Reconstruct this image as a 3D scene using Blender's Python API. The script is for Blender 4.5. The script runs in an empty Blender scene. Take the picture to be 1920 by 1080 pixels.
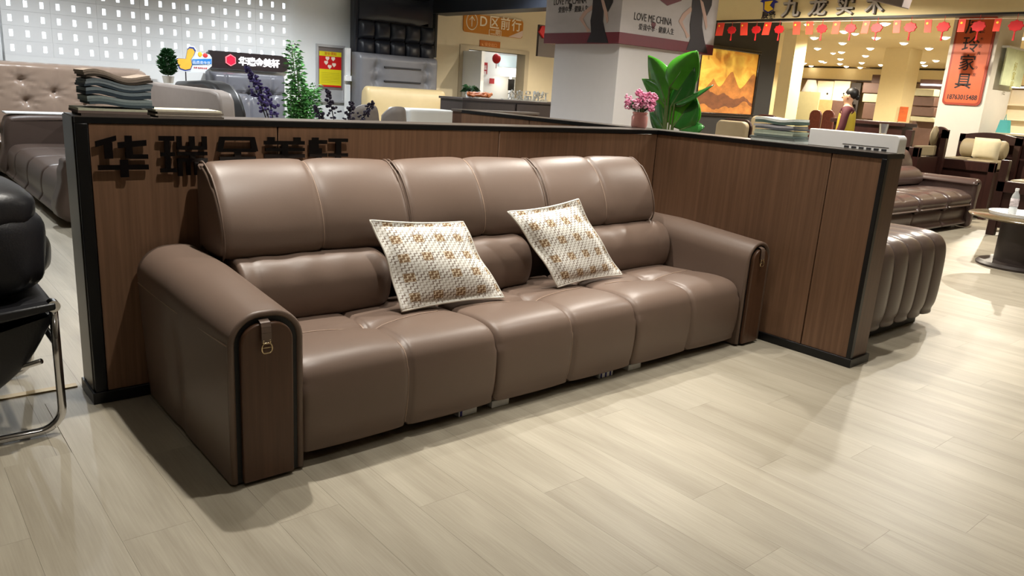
import bpy, bmesh, math, random
from mathutils import Vector, Matrix

# ------------------------------------------------------------------ camera, world, exposure
SC = bpy.context.scene
COL = SC.collection
F_PX, YAW, PITCH, ROLL, CAM_H = 1430.3, 0.713473, 0.254602, -0.0651392, 1.4
_f = Vector((math.sin(YAW)*math.cos(PITCH), math.cos(YAW)*math.cos(PITCH), -math.sin(PITCH)))
_r0 = Vector((math.cos(YAW), -math.sin(YAW), 0)); _d0 = _f.cross(_r0)
_r = _r0*math.cos(ROLL) + _d0*math.sin(ROLL)
_d = -_r0*math.sin(ROLL) + _d0*math.cos(ROLL)
cam_data = bpy.data.cameras.new('camera'); cam = bpy.data.objects.new('camera', cam_data); COL.objects.link(cam)
cam_data.sensor_width = 36; cam_data.lens = F_PX/1920*36; cam_data.clip_end = 200
cam.matrix_world = Matrix(((_r.x, -_d.x, -_f.x, 0), (_r.y, -_d.y, -_f.y, 0), (_r.z, -_d.z, -_f.z, CAM_H), (0, 0, 0, 1)))
SC.camera = cam
vs = SC.view_settings
vs.view_transform = 'Standard'; vs.look = 'None'; vs.gamma = 1; vs.use_curve_mapping = False
vs.exposure = 0.0
world = bpy.data.worlds.new('world'); SC.world = world; world.use_nodes = True
world.node_tree.nodes['Background'].inputs[0].default_value = (1.0, 0.97, 0.92, 1)
world.node_tree.nodes['Background'].inputs[1].default_value = 0.06

CEIL = 3.2
# (x, y, watts, blend, cone degrees, colour) of the recessed ceiling spotlights
WARM, NEUT, COOL = (1.0, .90, .73), (1.0, .95, .86), (.93, .97, 1.0)
SPOTS = [
    (1.45, 3.5, 270, .4, 88, NEUT), (3.75, 3.2, 140, .5, 90, NEUT), (3.8, 1.95, 160, .5, 80, NEUT), (2.55, 3.45, 150, .5, 76, NEUT), (1.6, 2.3, 150, .4, 90, NEUT),
    (0.4, .6, 30, .7, 100, NEUT), (3.3, .2, 55, .7, 100, NEUT),
    (6.45, 2.66, 330, .5, 120, NEUT), (5.6, .2, 40, .7, 110, NEUT), (8.6, 1.6, 70, .6, 110, NEUT),
    (9.7, 3.2, 320, .3, 168, NEUT),
    (0.6, 6.0, 110, .6, 120, COOL), (3.2, 6.6, 190, .6, 130, COOL), (1.6, 9.7, 330, .6, 150, COOL),
    (4.8, 9.7, 430, .6, 150, COOL), (7.4, 8.8, 230, .6, 140, COOL), (9.6, 10.4, 220, .6, 120, WARM),
    (5.4, 4.2, 300, .6, 140, NEUT), (10.4, 6.2, 820, .3, 168, WARM),  # the wide warm spot is added to brighten the fascia front
    (13.6, 3.0, 300, .6, 130, WARM), (14.5, 6.6, 420, .5, 150, WARM), (16.5, 5.0, 620, .4, 165, WARM), (19.5, 10.0, 780, .4, 165, WARM),
    (22.0, 6.0, 1000, .3, 168, WARM), (26.0, 14.0, 1000, .3, 168, WARM), (30.0, 10.0, 900, .3, 168, WARM), (31.0, 17.0, 900, .3, 168, WARM),
]

# ------------------------------------------------------------------ pixel helpers (photo measurements to world points on real planes)
def ray(x, y): return _r*((x-960)/F_PX) + _d*((y-540)/F_PX) + _f
def oz(x, y, z=0.0):
    d = ray(x, y); t = (z-CAM_H)/d.z; return Vector((d.x*t, d.y*t, z))
def oy(x, y, Y):
    d = ray(x, y); t = Y/d.y; return Vector((d.x*t, Y, CAM_H+d.z*t))
def ox(x, y, X):
    d = ray(x, y); t = X/d.x; return Vector((X, d.y*t, CAM_H+d.z*t))
def qy(x0, y0, x1, y1, Y):
    xm, ym = (x0+x1)/2, (y0+y1)/2
    return oy(x0, ym, Y).x, oy(x1, ym, Y).x, oy(xm, y1, Y).z, oy(xm, y0, Y).z
def qx(x0, y0, x1, y1, X):      # -> Ymin (right in picture), Ymax, zmin, zmax
    xm, ym = (x0+x1)/2, (y0+y1)/2
    return ox(x1, ym, X).y, ox(x0, ym, X).y, ox(xm, y1, X).z, ox(xm, y0, X).z
def proj(p):
    q = Vector(p) - Vector((0, 0, CAM_H)); z = q.dot(_f)
    return 960+F_PX*q.dot(_r)/z, 540+F_PX*q.dot(_d)/z, z

# ------------------------------------------------------------------ materials
def lin(c):
    o = []
    for v in c:
        v /= 255; o.append(v/12.92 if v <= .04045 else ((v+.055)/1.055)**2.4)
    return o
MATS = {}
def mk(name, rgb, rough=.5, metal=0., var=0., vscale=(8, 8, 8), bump=0., bscale=200., coat=0., spec=.5, emit=0., ecol=None, trans=0., alpha=1., rand=0., detail=3., ior=1.45):
    if name in MATS: return MATS[name]
    m = bpy.data.materials.new(name); m.use_nodes = True; MATS[name] = m
    nt = m.node_tree; b = nt.nodes['Principled BSDF']
    c = lin(rgb)
    b.inputs['Base Color'].default_value = (*c, 1); b.inputs['Roughness'].default_value = rough
    b.inputs['Metallic'].default_value = metal; b.inputs['Specular IOR Level'].default_value = spec
    b.inputs['Coat Weight'].default_value = coat; b.inputs['Coat Roughness'].default_value = .15
    b.inputs['Transmission Weight'].default_value = trans; b.inputs['Alpha'].default_value = alpha; b.inputs['IOR'].default_value = ior
    if emit:
        b.inputs['Emission Color'].default_value = (*lin(ecol or rgb), 1); b.inputs['Emission Strength'].default_value = emit
        if emit > 0 and name not in ('niche_light',): m.cycles.emission_sampling = 'NONE'
    if var or rand or bump:
        tc = nt.nodes.new('ShaderNodeTexCoord')
    if var or rand:
        mp = nt.nodes.new('ShaderNodeMapping'); mp.inputs['Scale'].default_value = vscale
        nt.links.new(tc.outputs['Object'], mp.inputs['Vector'])
        no = nt.nodes.new('ShaderNodeTexNoise'); no.inputs['Scale'].default_value = 1; no.inputs['Detail'].default_value = detail; no.inputs['Roughness'].default_value = .6
        nt.links.new(mp.outputs[0], no.inputs['Vector'])
        rm = nt.nodes.new('ShaderNodeMapRange'); rm.inputs['From Min'].default_value = .25; rm.inputs['From Max'].default_value = .75
        rm.inputs['To Min'].default_value = 1-var; rm.inputs['To Max'].default_value = 1+var
        nt.links.new(no.outputs['Fac'], rm.inputs['Value'])
        val = rm.outputs[0]
        if rand:
            oi = nt.nodes.new('ShaderNodeObjectInfo'); r2 = nt.nodes.new('ShaderNodeMapRange')
            r2.inputs['To Min'].default_value = 1-rand; r2.inputs['To Max'].default_value = 1+rand
            nt.links.new(oi.outputs['Random'], r2.inputs['Value'])
            mu = nt.nodes.new('ShaderNodeMath'); mu.operation = 'MULTIPLY'
            nt.links.new(val, mu.inputs[0]); nt.links.new(r2.outputs[0], mu.inputs[1]); val = mu.outputs[0]
        vm = nt.nodes.new('ShaderNodeVectorMath'); vm.operation = 'SCALE'; vm.inputs[0].default_value = c
        nt.links.new(val, vm.inputs['Scale']); nt.links.new(vm.outputs[0], b.inputs['Base Color'])
    if bump:
        n2 = nt.nodes.new('ShaderNodeTexNoise'); n2.inputs['Scale'].default_value = bscale; n2.inputs['Detail'].default_value = 2
        nt.links.new(tc.outputs['Object'], n2.inputs['Vector'])
        bp = nt.nodes.new('ShaderNodeBump'); bp.inputs['Strength'].default_value = bump; bp.inputs['Distance'].default_value = .01
        nt.links.new(n2.outputs['Fac'], bp.inputs['Height']); nt.links.new(bp.outputs[0], b.inputs['Normal'])
    return m

# ------------------------------------------------------------------ mesh builder
class MB:
    def __init__(s): s.v = []; s.f = []
    def add(s, vs, fs):
        o = len(s.v); s.v += [tuple(v) for v in vs]; s.f += [tuple(i+o for i in f) for f in fs]; return s
    def box(s, x0, x1, y0, y1, z0, z1):
        return s.add([(x, y, z) for x in (x0, x1) for y in (y0, y1) for z in (z0, z1)],
                     [(0, 1, 3, 2), (4, 6, 7, 5), (0, 4, 5, 1), (2, 3, 7, 6), (0, 2, 6, 4), (1, 5, 7, 3)])
    def prism(s, pts, axis, a, b):          # polygon in the other two axes (in xyz order), extruded from a to b
        def mkv(p, h): return {'x': (h, p[0], p[1]), 'y': (p[0], h, p[1]), 'z': (p[0], p[1], h)}[axis]
        n = len(pts)
        return s.add([mkv(p, a) for p in pts]+[mkv(p, b) for p in pts],
                     [tuple(range(n))[::-1], tuple(range(n, 2*n))]+[(i, (i+1) % n, n+(i+1) % n, n+i) for i in range(n)])
    def tube(s, pts, r, n=8, closed=False):
        pts = [Vector(p) for p in pts]; m = len(pts); rs = r if isinstance(r, (list, tuple)) else [r]*m
        vs, fs = [], []; up = None
        for i, p in enumerate(pts):
            a = pts[(i-1) % m] if (closed or i > 0) else p; b = pts[(i+1) % m] if (closed or i < m-1) else p
            t = (b-a).normalized() if (b-a).length > 1e-9 else Vector((0, 0, 1))
            if up is None: up = t.orthogonal().normalized()
            up = (up-t*up.dot(t)); up = up.normalized() if up.length > 1e-6 else t.orthogonal().normalized()
            w = t.cross(up)
            vs += [p+(up*math.cos(2*math.pi*k/n)+w*math.sin(2*math.pi*k/n))*rs[i] for k in range(n)]
        for i in range(m if closed else m-1):
            j = (i+1) % m
            fs += [(i*n+k, i*n+(k+1) % n, j*n+(k+1) % n, j*n+k) for k in range(n)]
        if not closed: fs += [tuple(range(n))[::-1], tuple(range((m-1)*n, m*n))]
        return s.add(vs, fs)
    def lathe(s, prof, c=(0, 0, 0), n=24, sx=1, sy=1):
        m = len(prof); vs = [(c[0]+r*sx*math.cos(2*math.pi*k/n), c[1]+r*sy*math.sin(2*math.pi*k/n), c[2]+z) for r, z in prof for k in range(n)]
        fs = [(i*n+k, i*n+(k+1) % n, (i+1)*n+(k+1) % n, (i+1)*n+k) for i in range(m-1) for k in range(n)]
        return s.add(vs, fs+[tuple(range(n))[::-1], tuple(range((m-1)*n, m*n))])
    def grid(s, fn, nu, nv, cu=False, cv=False):
        U = nu if cu else nu+1; V = nv if cv else nv+1
        vs = [fn(i/nu, j/nv) for i in range(U) for j in range(V)]
        fs = [(i*V+j, ((i+1) % U)*V+j, ((i+1) % U)*V+(j+1) % V, i*V+(j+1) % V) for i in range(nu) for j in range(nv)]
        return s.add(vs, fs)
    def ball(s, c, r, n=10, m=7):
        rx, ry, rz = r if isinstance(r, (tuple, list)) else (r, r, r)
        vs = [(c[0], c[1], c[2]+rz)]+[(c[0]+rx*math.sin(math.pi*i/m)*math.cos(2*math.pi*k/n), c[1]+ry*math.sin(math.pi*i/m)*math.sin(2*math.pi*k/n), c[2]+rz*math.cos(math.pi*i/m)) for i in range(1, m) for k in range(n)]+[(c[0], c[1], c[2]-rz)]
        fs = [(0, 1+k, 1+(k+1) % n) for k in range(n)]
        fs += [(1+(i-1)*n+k, 1+i*n+k, 1+i*n+(k+1) % n, 1+(i-1)*n+(k+1) % n) for i in range(1, m-1) for k in range(n)]
        L = len(vs)-1; fs += [(L, 1+(m-2)*n+(k+1) % n, 1+(m-2)*n+k) for k in range(n)]
        return s.add(vs, fs)

def wloc(o):
    p = Vector((0, 0, 0))
    while o: p = p+o.location; o = o.parent
    return p
def obj(name, mb, mat, parent=None, smooth=False, bevel=0., seg=2, sharp=None):
    me = bpy.data.meshes.new(name)
    off = wloc(parent) if parent else Vector((0, 0, 0))
    if isinstance(mb, MB):
        me.from_pydata([tuple(Vector(v)-off) for v in mb.v], [], mb.f)
        bm = bmesh.new(); bm.from_mesh(me); bmesh.ops.recalc_face_normals(bm, faces=bm.faces)
        if smooth:
            for f in bm.faces: f.smooth = True
        bm.to_mesh(me); bm.free()
        if smooth and sharp: me.set_sharp_from_angle(angle=math.radians(sharp))
    o = bpy.data.objects.new(name, me); COL.objects.link(o)
    me.materials.append(mat)
    if parent: o.parent = parent
    if bevel:
        md = o.modifiers.new('bevel', 'BEVEL'); md.width = bevel; md.segments = seg; md.limit_method = 'ANGLE'; md.angle_limit = math.radians(40)
        md.harden_normals = False
        for p in me.polygons: p.use_smooth = True
        me.set_sharp_from_angle(angle=math.radians(50))
    return o
def tag(o, label=None, cat=None, group=None, kind=None):
    if label: o['label'] = label
    if cat: o['category'] = cat
    if group: o['group'] = group
    if kind: o['kind'] = kind
    return o
def thing(name, loc, label, cat, group=None, kind=None):
    o = bpy.data.objects.new(name, None); COL.objects.link(o); o.location = loc; o.empty_display_size = .1
    return tag(o, label, cat, group, kind)
def copy_tree(o, parent=None):
    c = o.copy(); COL.objects.link(c); c.parent = parent
    for ch in list(o.children): copy_tree(ch, c)
    return c
def box(name, mat, parent, *b, bevel=0., seg=2): return obj(name, MB().box(*b), mat, parent, bevel=bevel, seg=seg)
def text(name, s, size, mat, pos, xd, ud, parent, depth=.004, bold=0., align='LEFT', sx=1.):
    cu = bpy.data.curves.new(name, 'FONT'); cu.body = s; cu.size = size; cu.extrude = depth/2; cu.offset = bold; cu.align_x = align; cu.resolution_u = 3
    t = bpy.data.objects.new(name, cu); COL.objects.link(t)
    me = bpy.data.meshes.new_from_object(t.evaluated_get(bpy.context.evaluated_depsgraph_get()))
    bpy.data.objects.remove(t); bpy.data.curves.remove(cu)
    xd = Vector(xd).normalized(); ud = Vector(ud).normalized(); nd = xd.cross(ud)
    off = wloc(parent) if parent else Vector((0, 0, 0))
    M4 = Matrix(((xd.x*sx, ud.x, nd.x, pos[0]-off.x), (xd.y*sx, ud.y, nd.y, pos[1]-off.y), (xd.z*sx, ud.z, nd.z, pos[2]-off.z), (0, 0, 0, 1)))
    me.transform(M4); me.materials.clear(); me.materials.append(mat); me.name = name
    o = bpy.data.objects.new(name, me); COL.objects.link(o)
    if parent: o.parent = parent
    return o
def smoothpts(pts, k=4, closed=True):       # Catmull-Rom
    n = len(pts); out = []
    for i in range(n if closed else n-1):
        p = [pts[(i+d) % n] if closed else pts[min(max(i+d, 0), n-1)] for d in (-1, 0, 1, 2)]
        for j in range(k):
            t = j/k
            out.append(tuple(.5*((2*p[1][a])+(-p[0][a]+p[2][a])*t+(2*p[0][a]-5*p[1][a]+4*p[2][a]-p[3][a])*t*t+(-p[0][a]+3*p[1][a]-3*p[2][a]+p[3][a])*t**3) for a in range(len(pts[0]))))
    if not closed: out.append(tuple(pts[-1]))
    return out
def rrect(x0, x1, z0, z1, r, n=6, rb=0.):
    if not isinstance(r, (tuple, list)): r = (r, r)
    pts = [(x0, z0), (x1, z0)] if not rb else []
    if rb:
        for cx, a0 in ((x0+rb, math.pi), (x1-rb, 1.5*math.pi)):
            pts += [(cx+rb*math.cos(a0+k*math.pi/2/n), z0+rb+rb*math.sin(a0+k*math.pi/2/n)) for k in range(n+1)]
    for cx, a0, q in ((x1-r[1], 0, r[1]), (x0+r[0], math.pi/2, r[0])):
        pts += [(cx+q*math.cos(a0+k*math.pi/2/n), z1-q+q*math.sin(a0+k*math.pi/2/n)) for k in range(n+1)]
    return pts
def loft(prof, a0, a1, na, axis='x', R=.03, extra=None, RL=None, RR=None):
    """closed (p,q) outline swept along an axis, ends rounded by radius R, extra(t, p, q, s)-> outward offset"""
    n = len(prof); nrm = []
    area = sum(prof[i][0]*prof[(i+1) % n][1]-prof[(i+1) % n][0]*prof[i][1] for i in range(n))
    sg = 1 if area > 0 else -1
    for i in range(n):
        a, b = prof[i-1], prof[(i+1) % n]; dx, dy = b[0]-a[0], b[1]-a[1]; L = math.hypot(dx, dy) or 1
        nrm.append((sg*dy/L, -sg*dx/L))
    RL = R if RL is None else RL; RR = R if RR is None else RR
    L = a1-a0; ts = []
    e = 6
    for k in range(e): ts.append(RL*(1-math.cos(k/e*math.pi/2)))
    for k in range(na+1): ts.append(RL+(L-RL-RR)*k/na)
    for k in range(1, e+1): ts.append(L-RR+RR*math.sin(k/e*math.pi/2))
    mb = MB(); vs = []; m = len(ts)
    for t in ts:
        d = 0
        if t < RL and RL > 0: d = RL-math.sqrt(max(0, RL*RL-(RL-t)**2))
        if t > L-RR and RR > 0: d = RR-math.sqrt(max(0, RR*RR-(t-L+RR)**2))
        for i, (p, q) in enumerate(prof):
            off = -d+(extra(a0+t, p, q, i/n) if extra else 0)
            P, Q = p+nrm[i][0]*off, q+nrm[i][1]*off
            vs.append({'x': (a0+t, P, Q), 'y': (P, a0+t, Q), 'z': (P, Q, a0+t)}[axis])
    fs = [(i*n+k, i*n+(k+1) % n, (i+1)*n+(k+1) % n, (i+1)*n+k) for i in range(m-1) for k in range(n)]
    fs += [tuple(range(n))[::-1], tuple(range((m-1)*n, m*n))]
    return mb.add(vs, fs)
def loft_curve(prof, x, extra, keep, lift=0.):      # the run of a seam over a lofted surface at one station
    n = len(prof); area = sum(prof[i][0]*prof[(i+1) % n][1]-prof[(i+1) % n][0]*prof[i][1] for i in range(n)); sg = 1 if area > 0 else -1; out = []
    for i in range(n):
        a, b = prof[i-1], prof[(i+1) % n]; dx, dy = b[0]-a[0], b[1]-a[1]; L = math.hypot(dx, dy) or 1
        if not keep(*prof[i]): continue
        o = extra(x, prof[i][0], prof[i][1], i/n)+lift
        out.append((x, prof[i][0]+sg*dy/L*o, prof[i][1]-sg*dx/L*o))
    return out
def g(x, s): return math.exp(-(x/s)**2)
def leaf_mb(base, direction, length, width, droop, up=(0, 0, 1), nseg=9, cup=.15, shape=.55, twist=0):
    """one curved leaf blade with thickness"""
    b = Vector(base); d = Vector(direction).normalized(); up = Vector(up)
    side = d.cross(up); side = side.normalized() if side.length > 1e-4 else Vector((1, 0, 0))
    side = Matrix.Rotation(twist, 3, d) @ side
    nn = side.cross(d).normalized(); rows = []
    p = b.copy(); dd = d.copy()
    for i in range(nseg+1):
        t = i/nseg; w = width*math.sin(math.pi*min(1, t**shape))**.8 if 0 < t < 1 else width*.04
        rows.append((p.copy(), w, dd.copy()))
        dd = (dd+Vector((0, 0, -droop/nseg))).normalized(); p = p+dd*(length/nseg)
    vs = []; th = width*.012+.0006
    for p, w, dd in rows:
        n2 = side.cross(dd).normalized()
        for s_ in (-1, -.5, 0, .5, 1): vs.append(p+side*(s_*w/2)+n2*(abs(s_)*w*cup+th))
    k = len(vs)
    for p, w, dd in rows:
        n2 = side.cross(dd).normalized()
        for s_ in (-1, -.5, 0, .5, 1): vs.append(p+side*(s_*w/2)+n2*(abs(s_)*w*cup-th))
    fs = []
    for i in range(nseg):
        for j in range(4):
            a = i*5+j; fs += [(a, a+1, a+6, a+5), (k+a, k+a+5, k+a+6, k+a+1)]
    for i in range(nseg):
        fs += [(i*5, i*5+5, k+i*5+5, k+i*5), (i*5+4, k+i*5+4, k+i*5+9, i*5+9)]
    e = nseg*5
    fs += [(0, k, k+1, 1), (1, k+1, k+2, 2), (2, k+2, k+3, 3), (3, k+3, k+4, 4)]+[(e+j, e+j+1, k+e+j+1, k+e+j) for j in range(4)]
    return MB().add(vs, fs)

# ------------------------------------------------------------------ common materials
LEATHER = mk('brown_leather', (113, 95, 84), .40, var=.05, vscale=(3, 3, 3), bump=.05, bscale=350, spec=.45)
THREAD = mk('seam_thread', (172, 148, 130), .5, var=.05)
WALNUT = mk('walnut_laminate', (121, 91, 70), .42, var=.26, vscale=(55, 55, 1.6), detail=5, spec=.35)
WALNUT_DARK = mk('dark_walnut', (86, 60, 44), .38, var=.22, vscale=(60, 60, 2), detail=5)
BLACKTRIM = mk('black_metal_trim', (22, 22, 23), .3, metal=.2, var=.05)
GREYCAP = mk('cap_laminate', (92, 84, 78), .3, var=.05)
CHROME = mk('chrome', (215, 215, 218), .12, metal=1, var=.01)
GOLD = mk('pale_gold_metal', (205, 185, 150), .25, metal=1, var=.01)
WHITE = mk('white_paint', (226, 228, 228), .6, var=.015)
WHITEGLOSS = mk('white_gloss', (244, 244, 244), .25, var=.01)
BEIGE = mk('beige_paint', (222, 209, 180), .7, var=.02)
BLACK = mk('black_matte', (16, 16, 18), .5, var=.05)
BLACKLEATHER = mk('black_leather', (30, 30, 33), .4, var=.08, bump=.08, bscale=120)
INK = mk('print_ink', (35, 28, 30), .6, var=.02)
RED = mk('red_felt', (180, 16, 22), .6, var=.06)
DARKWOOD = mk('dark_rosewood', (48, 26, 22), .35, var=.25, vscale=(20, 20, 3))
TAUPE = mk('taupe_upholstery', (150, 136, 108), .6, var=.05, bump=.05, bscale=300)

# ================================================================== STRUCTURE
def floor_mat(name, brick):
    m = bpy.data.materials.new(name); m.use_nodes = True; nt = m.node_tree; b = nt.nodes['Principled BSDF']; N = nt.nodes.new; Lk = nt.links.new
    tc = N('ShaderNodeTexCoord'); oi = N('ShaderNodeObjectInfo')
    off = N('ShaderNodeVectorMath'); off.operation = 'SCALE'; off.inputs[0].default_value = (37, 91, 13); Lk(oi.outputs['Random'], off.inputs['Scale'])
    ad = N('ShaderNodeVectorMath'); ad.operation = 'ADD'; Lk(tc.outputs['Object'], ad.inputs[0]); Lk(off.outputs[0], ad.inputs[1])
    def noise(sc, det, dist=0.):
        mp = N('ShaderNodeMapping'); mp.inputs['Scale'].default_value = sc; Lk(ad.outputs[0], mp.inputs[0])
        n = N('ShaderNodeTexNoise'); n.inputs['Scale'].default_value = 1; n.inputs['Detail'].default_value = det; n.inputs['Distortion'].default_value = dist; Lk(mp.outputs[0], n.inputs['Vector']); return n.outputs['Fac']
    big = noise((7, .9, 1), 3, .8); fine = noise((160, 5, 1), 4)
    mx = N('ShaderNodeMath'); mx.operation = 'MULTIPLY_ADD'; Lk(big, mx.inputs[0]); mx.inputs[1].default_value = 1.0
    f2 = N('ShaderNodeMath'); f2.operation = 'MULTIPLY'; Lk(fine, f2.inputs[0]); f2.inputs[1].default_value = .45; Lk(f2.outputs[0], mx.inputs[2])
    cr = N('ShaderNodeValToRGB'); cr.color_ramp.elements[0].position = .45; cr.color_ramp.elements[1].position = 1.0
    cr.color_ramp.elements[0].color = (*lin((147, 138, 121)), 1); cr.color_ramp.elements[1].color = (*lin((176, 168, 151)), 1)
    Lk(mx.outputs[0], cr.inputs[0])
    rr = N('ShaderNodeMapRange'); rr.inputs['To Min'].default_value = .96; rr.inputs['To Max'].default_value = 1.03; Lk(oi.outputs['Random'], rr.inputs['Value'])
    sc = N('ShaderNodeVectorMath'); sc.operation = 'SCALE'; Lk(cr.outputs[0], sc.inputs[0]); Lk(rr.outputs[0], sc.inputs['Scale'])
    src = sc.outputs[0]
    if brick:
        mp = N('ShaderNodeMapping'); mp.inputs['Rotation'].default_value = (0, 0, math.pi/2); Lk(tc.outputs['Object'], mp.inputs[0])
        bt = N('ShaderNodeTexBrick'); bt.offset = .37; bt.inputs['Brick Width'].default_value = 1.22; bt.inputs['Row Height'].default_value = .212; bt.inputs['Mortar Size'].default_value = .0012; bt.inputs['Scale'].default_value = 1
        bt.inputs['Color1'].default_value = (1.03, 1.03, 1.03, 1); bt.inputs['Color2'].default_value = (.93, .93, .93, 1); bt.inputs['Mortar'].default_value = (.55, .55, .55, 1)
        Lk(mp.outputs[0], bt.inputs['Vector'])
        mu = N('ShaderNodeVectorMath'); mu.operation = 'MULTIPLY'; Lk(src, mu.inputs[0]); Lk(bt.outputs['Color'], mu.inputs[1]); src = mu.outputs[0]
    Lk(src, b.inputs['Base Color'])
    b.inputs['Roughness'].default_value = .42; b.inputs['Specular IOR Level'].default_value = .35
    bp = N('ShaderNodeBump'); bp.inputs['Strength'].default_value = .08; bp.inputs['Distance'].default_value = .002; Lk(fine, bp.inputs['Height']); Lk(bp.outputs[0], b.inputs['Normal'])
    return m
FLOOR = floor_mat('oak_floor_far', True); PLANK = floor_mat('oak_plank', False)
floor = tag(obj('floor', MB().box(-6, 38, -6, 26, -.1, -.003), FLOOR), 'pale oak plank floor of the showroom', kind='structure')
PW, PL = .2122, 1.22
pm = MB(); w2, l2 = PW/2-.0003, PL/2-.0003
pm.box(-w2, w2, -l2, l2, -.003, 0)
cands = []
for i in range(-4, 60):
    x = 2.276+(i-10)*PW
    offy = (i*0.431 % 1)*PL if i != 10 else .205
    for j in range(-1, 8):
        y = offy+(j+.5)*PL-.0
        if i == 10: y = 1.43+(j-1+.5)*PL
        if y > 3.3 and x < 4.2: continue
        if 5.9 < y: continue
        a = [proj((x+sx*w2, y+sy*l2, 0)) for sx, sy in ((-1, -1), (1, -1), (1, 1), (-1, 1))]
        if any(q[2] < .3 for q in a): continue
        if max(q[0] for q in a) < -30 or min(q[0] for q in a) > 1950 or min(q[1] for q in a) > 1100: continue
        ar = abs(sum(a[k][0]*a[(k+1) % 4][1]-a[(k+1) % 4][0]*a[k][1] for k in range(4)))
        cands.append((ar, x, y))
cands.sort(reverse=True)
first = None
for ar, x, y in cands[:290]:
    if first is None:
        first = obj('plank', pm, PLANK, floor); o = first
    else:
        o = bpy.data.objects.new('plank', first.data); COL.objects.link(o); o.parent = floor
    o.location = (x, y, 0)
trim = tag(obj('trim_1', MB().box(-3, .62, 3.62, 3.66, -.003, .004), mk('brass_strip', (160, 140, 105), .4, .6, var=.03)), 'thin brass floor strip running past the partition end', kind='structure')

ceiling = tag(obj('ceiling', MB().box(-6, 12.2, -6, 12.3, CEIL, CEIL+.1), mk('ceiling_paint', (205, 202, 196), .8, var=.02)), 'white showroom ceiling', kind='structure')
hall_ceiling = tag(obj('ceiling_hall', MB().box(12.2, 38, -6, 26, 3.3, 3.4), mk('hall_ceiling_paint', (206, 186, 140), .8, var=.02)), 'cream ceiling of the far hall with round lights', kind='structure')

tag(obj('wall_left', MB().box(-6.1, -6, -6, 12.2, 0, CEIL), WHITE), 'white wall far to the left of the showroom', kind='structure')
tag(obj('wall_front', MB().box(-6, 38, -6.1, -6, 0, 3.3), WHITE), 'white wall behind the viewer', kind='structure')
# ---- recessed spotlights (each a fixture with its own lamp)
RING = mk('light_ring', (210, 208, 204), .4, var=.01); LENS = mk('light_lens', (255, 245, 225), .4, emit=14, var=0.)
def downlight(x, y, zc, r=.06, lamp=None, label='', grp=None):
    t = thing('downlight', (x, y, zc), label, 'ceiling light', grp)
    obj('ring', MB().lathe([(r*.75, -.012), (r*1.15, -.012), (r*1.2, 0), (r*.75, 0)], (x, y, zc), 16), RING, t, smooth=True, sharp=40)
    obj('lens', MB().lathe([(.0005, -.006), (r*.74, -.006), (r*.74, -.001), (.0005, -.001)] if zc < 3.25 else [(.0005, -.6*r), (r*.4, -.52*r), (r*.74, -.3*r), (r*.95, -.012), (.0005, -.012)], (x, y, zc), 16), LENS, t)
    if lamp:
        w, blend, cone, colr = lamp
        ld = bpy.data.lights.new('spot', 'SPOT'); ld.energy = w; ld.spot_blend = blend; ld.spot_size = math.radians(cone); ld.color = colr; ld.shadow_soft_size = .032
        lo = bpy.data.objects.new('spot', ld); COL.objects.link(lo); lo.parent = t; lo.location = (0, 0, -.03 if zc < 3.25 else -.1)
    return t
for x, y, w, bl, cone, c in SPOTS:
    downlight(x, y, CEIL if x < 12.2 else 3.3, .06 if x < 12.2 else .09, (w, bl, cone, c),
              'round recessed spotlight in the ceiling', 'recessed ceiling spotlights')

# ---- low L-shaped partition behind the sofa
PY, PX, PZ, PT = 3.384, 4.135, 1.195, .2      # back run front face, side run front face, height, thickness
part = thing('wall_partition', (PX, PY, 0), 'low walnut panelled partition with black trim behind the large brown sofa', 'partition', kind='structure')
partS = thing('wall_partition', (PX+.1, 3.0, 0), 'low walnut panelled partition run standing right of the large brown sofa', 'partition', kind='structure')
xl = .645
EDGE = .045
SPLIT = (1.463, 2.76)
def panels_y(bounds, y0, y1, z0, z1):
    for a, b in zip(bounds[:-1], bounds[1:]):
        obj('panel', MB().box(a+.0035, b-.0035, y0, y1, z0, z1), WALNUT, part, bevel=.0015, seg=1)
ybk = 5.62; yend = 1.835
panels_y([xl+EDGE, *SPLIT, PX+.005], PY, PY+.018, .05, PZ-.028)
panels_y([xl+EDGE, 1.8, 3.0, PX+.005], PY+PT-.018, PY+PT, .05, PZ-.028)
for a, b in ((yend+.018, 2.137), (2.137, PY)):
    obj('panel', MB().box(PX, PX+.018, a+.0035, b-.0035, .05, PZ-.028), WALNUT, partS, bevel=.0015, seg=1)
for a, b in ((PY+PT, 4.7), (4.7, ybk)):
    obj('panel', MB().box(PX, PX+.018, a+.0035, b-.0035, .05, PZ-.028), WALNUT, partS, bevel=.0015, seg=1)
for a, b in ((yend+.03, 3.1), (3.1, 4.4), (4.4, ybk)):
    obj('panel', MB().box(PX+PT-.018, PX+PT, a+.0035, b-.0035, .05, PZ-.028), WALNUT, partS, bevel=.0015, seg=1)
obj('panel', MB().box(PX+.03, PX+PT-.004, yend-.0, yend+.018, .05, PZ-.02), WALNUT_DARK, partS, bevel=.0015, seg=1)
obj('core', MB().box(xl+.02, PX, PY+.018, PY+PT-.018, .02, PZ-.03), BLACK, part)
obj('core', MB().box(PX+.018, PX+PT-.018, yend+.018, ybk-.02, .02, PZ-.03), BLACK, partS)
obj('cap', MB().box(xl, PX-.005, PY-.004, PY+PT+.004, PZ-.027, PZ-.004), BLACKTRIM, part)
obj('cap', MB().box(PX-.004, PX+PT+.004, yend-.004, ybk, PZ-.027, PZ-.004), BLACKTRIM, partS)
obj('cap_top', MB().box(xl+.002, PX-.001, PY, PY+PT, PZ-.004, PZ), GREYCAP, part)
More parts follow.
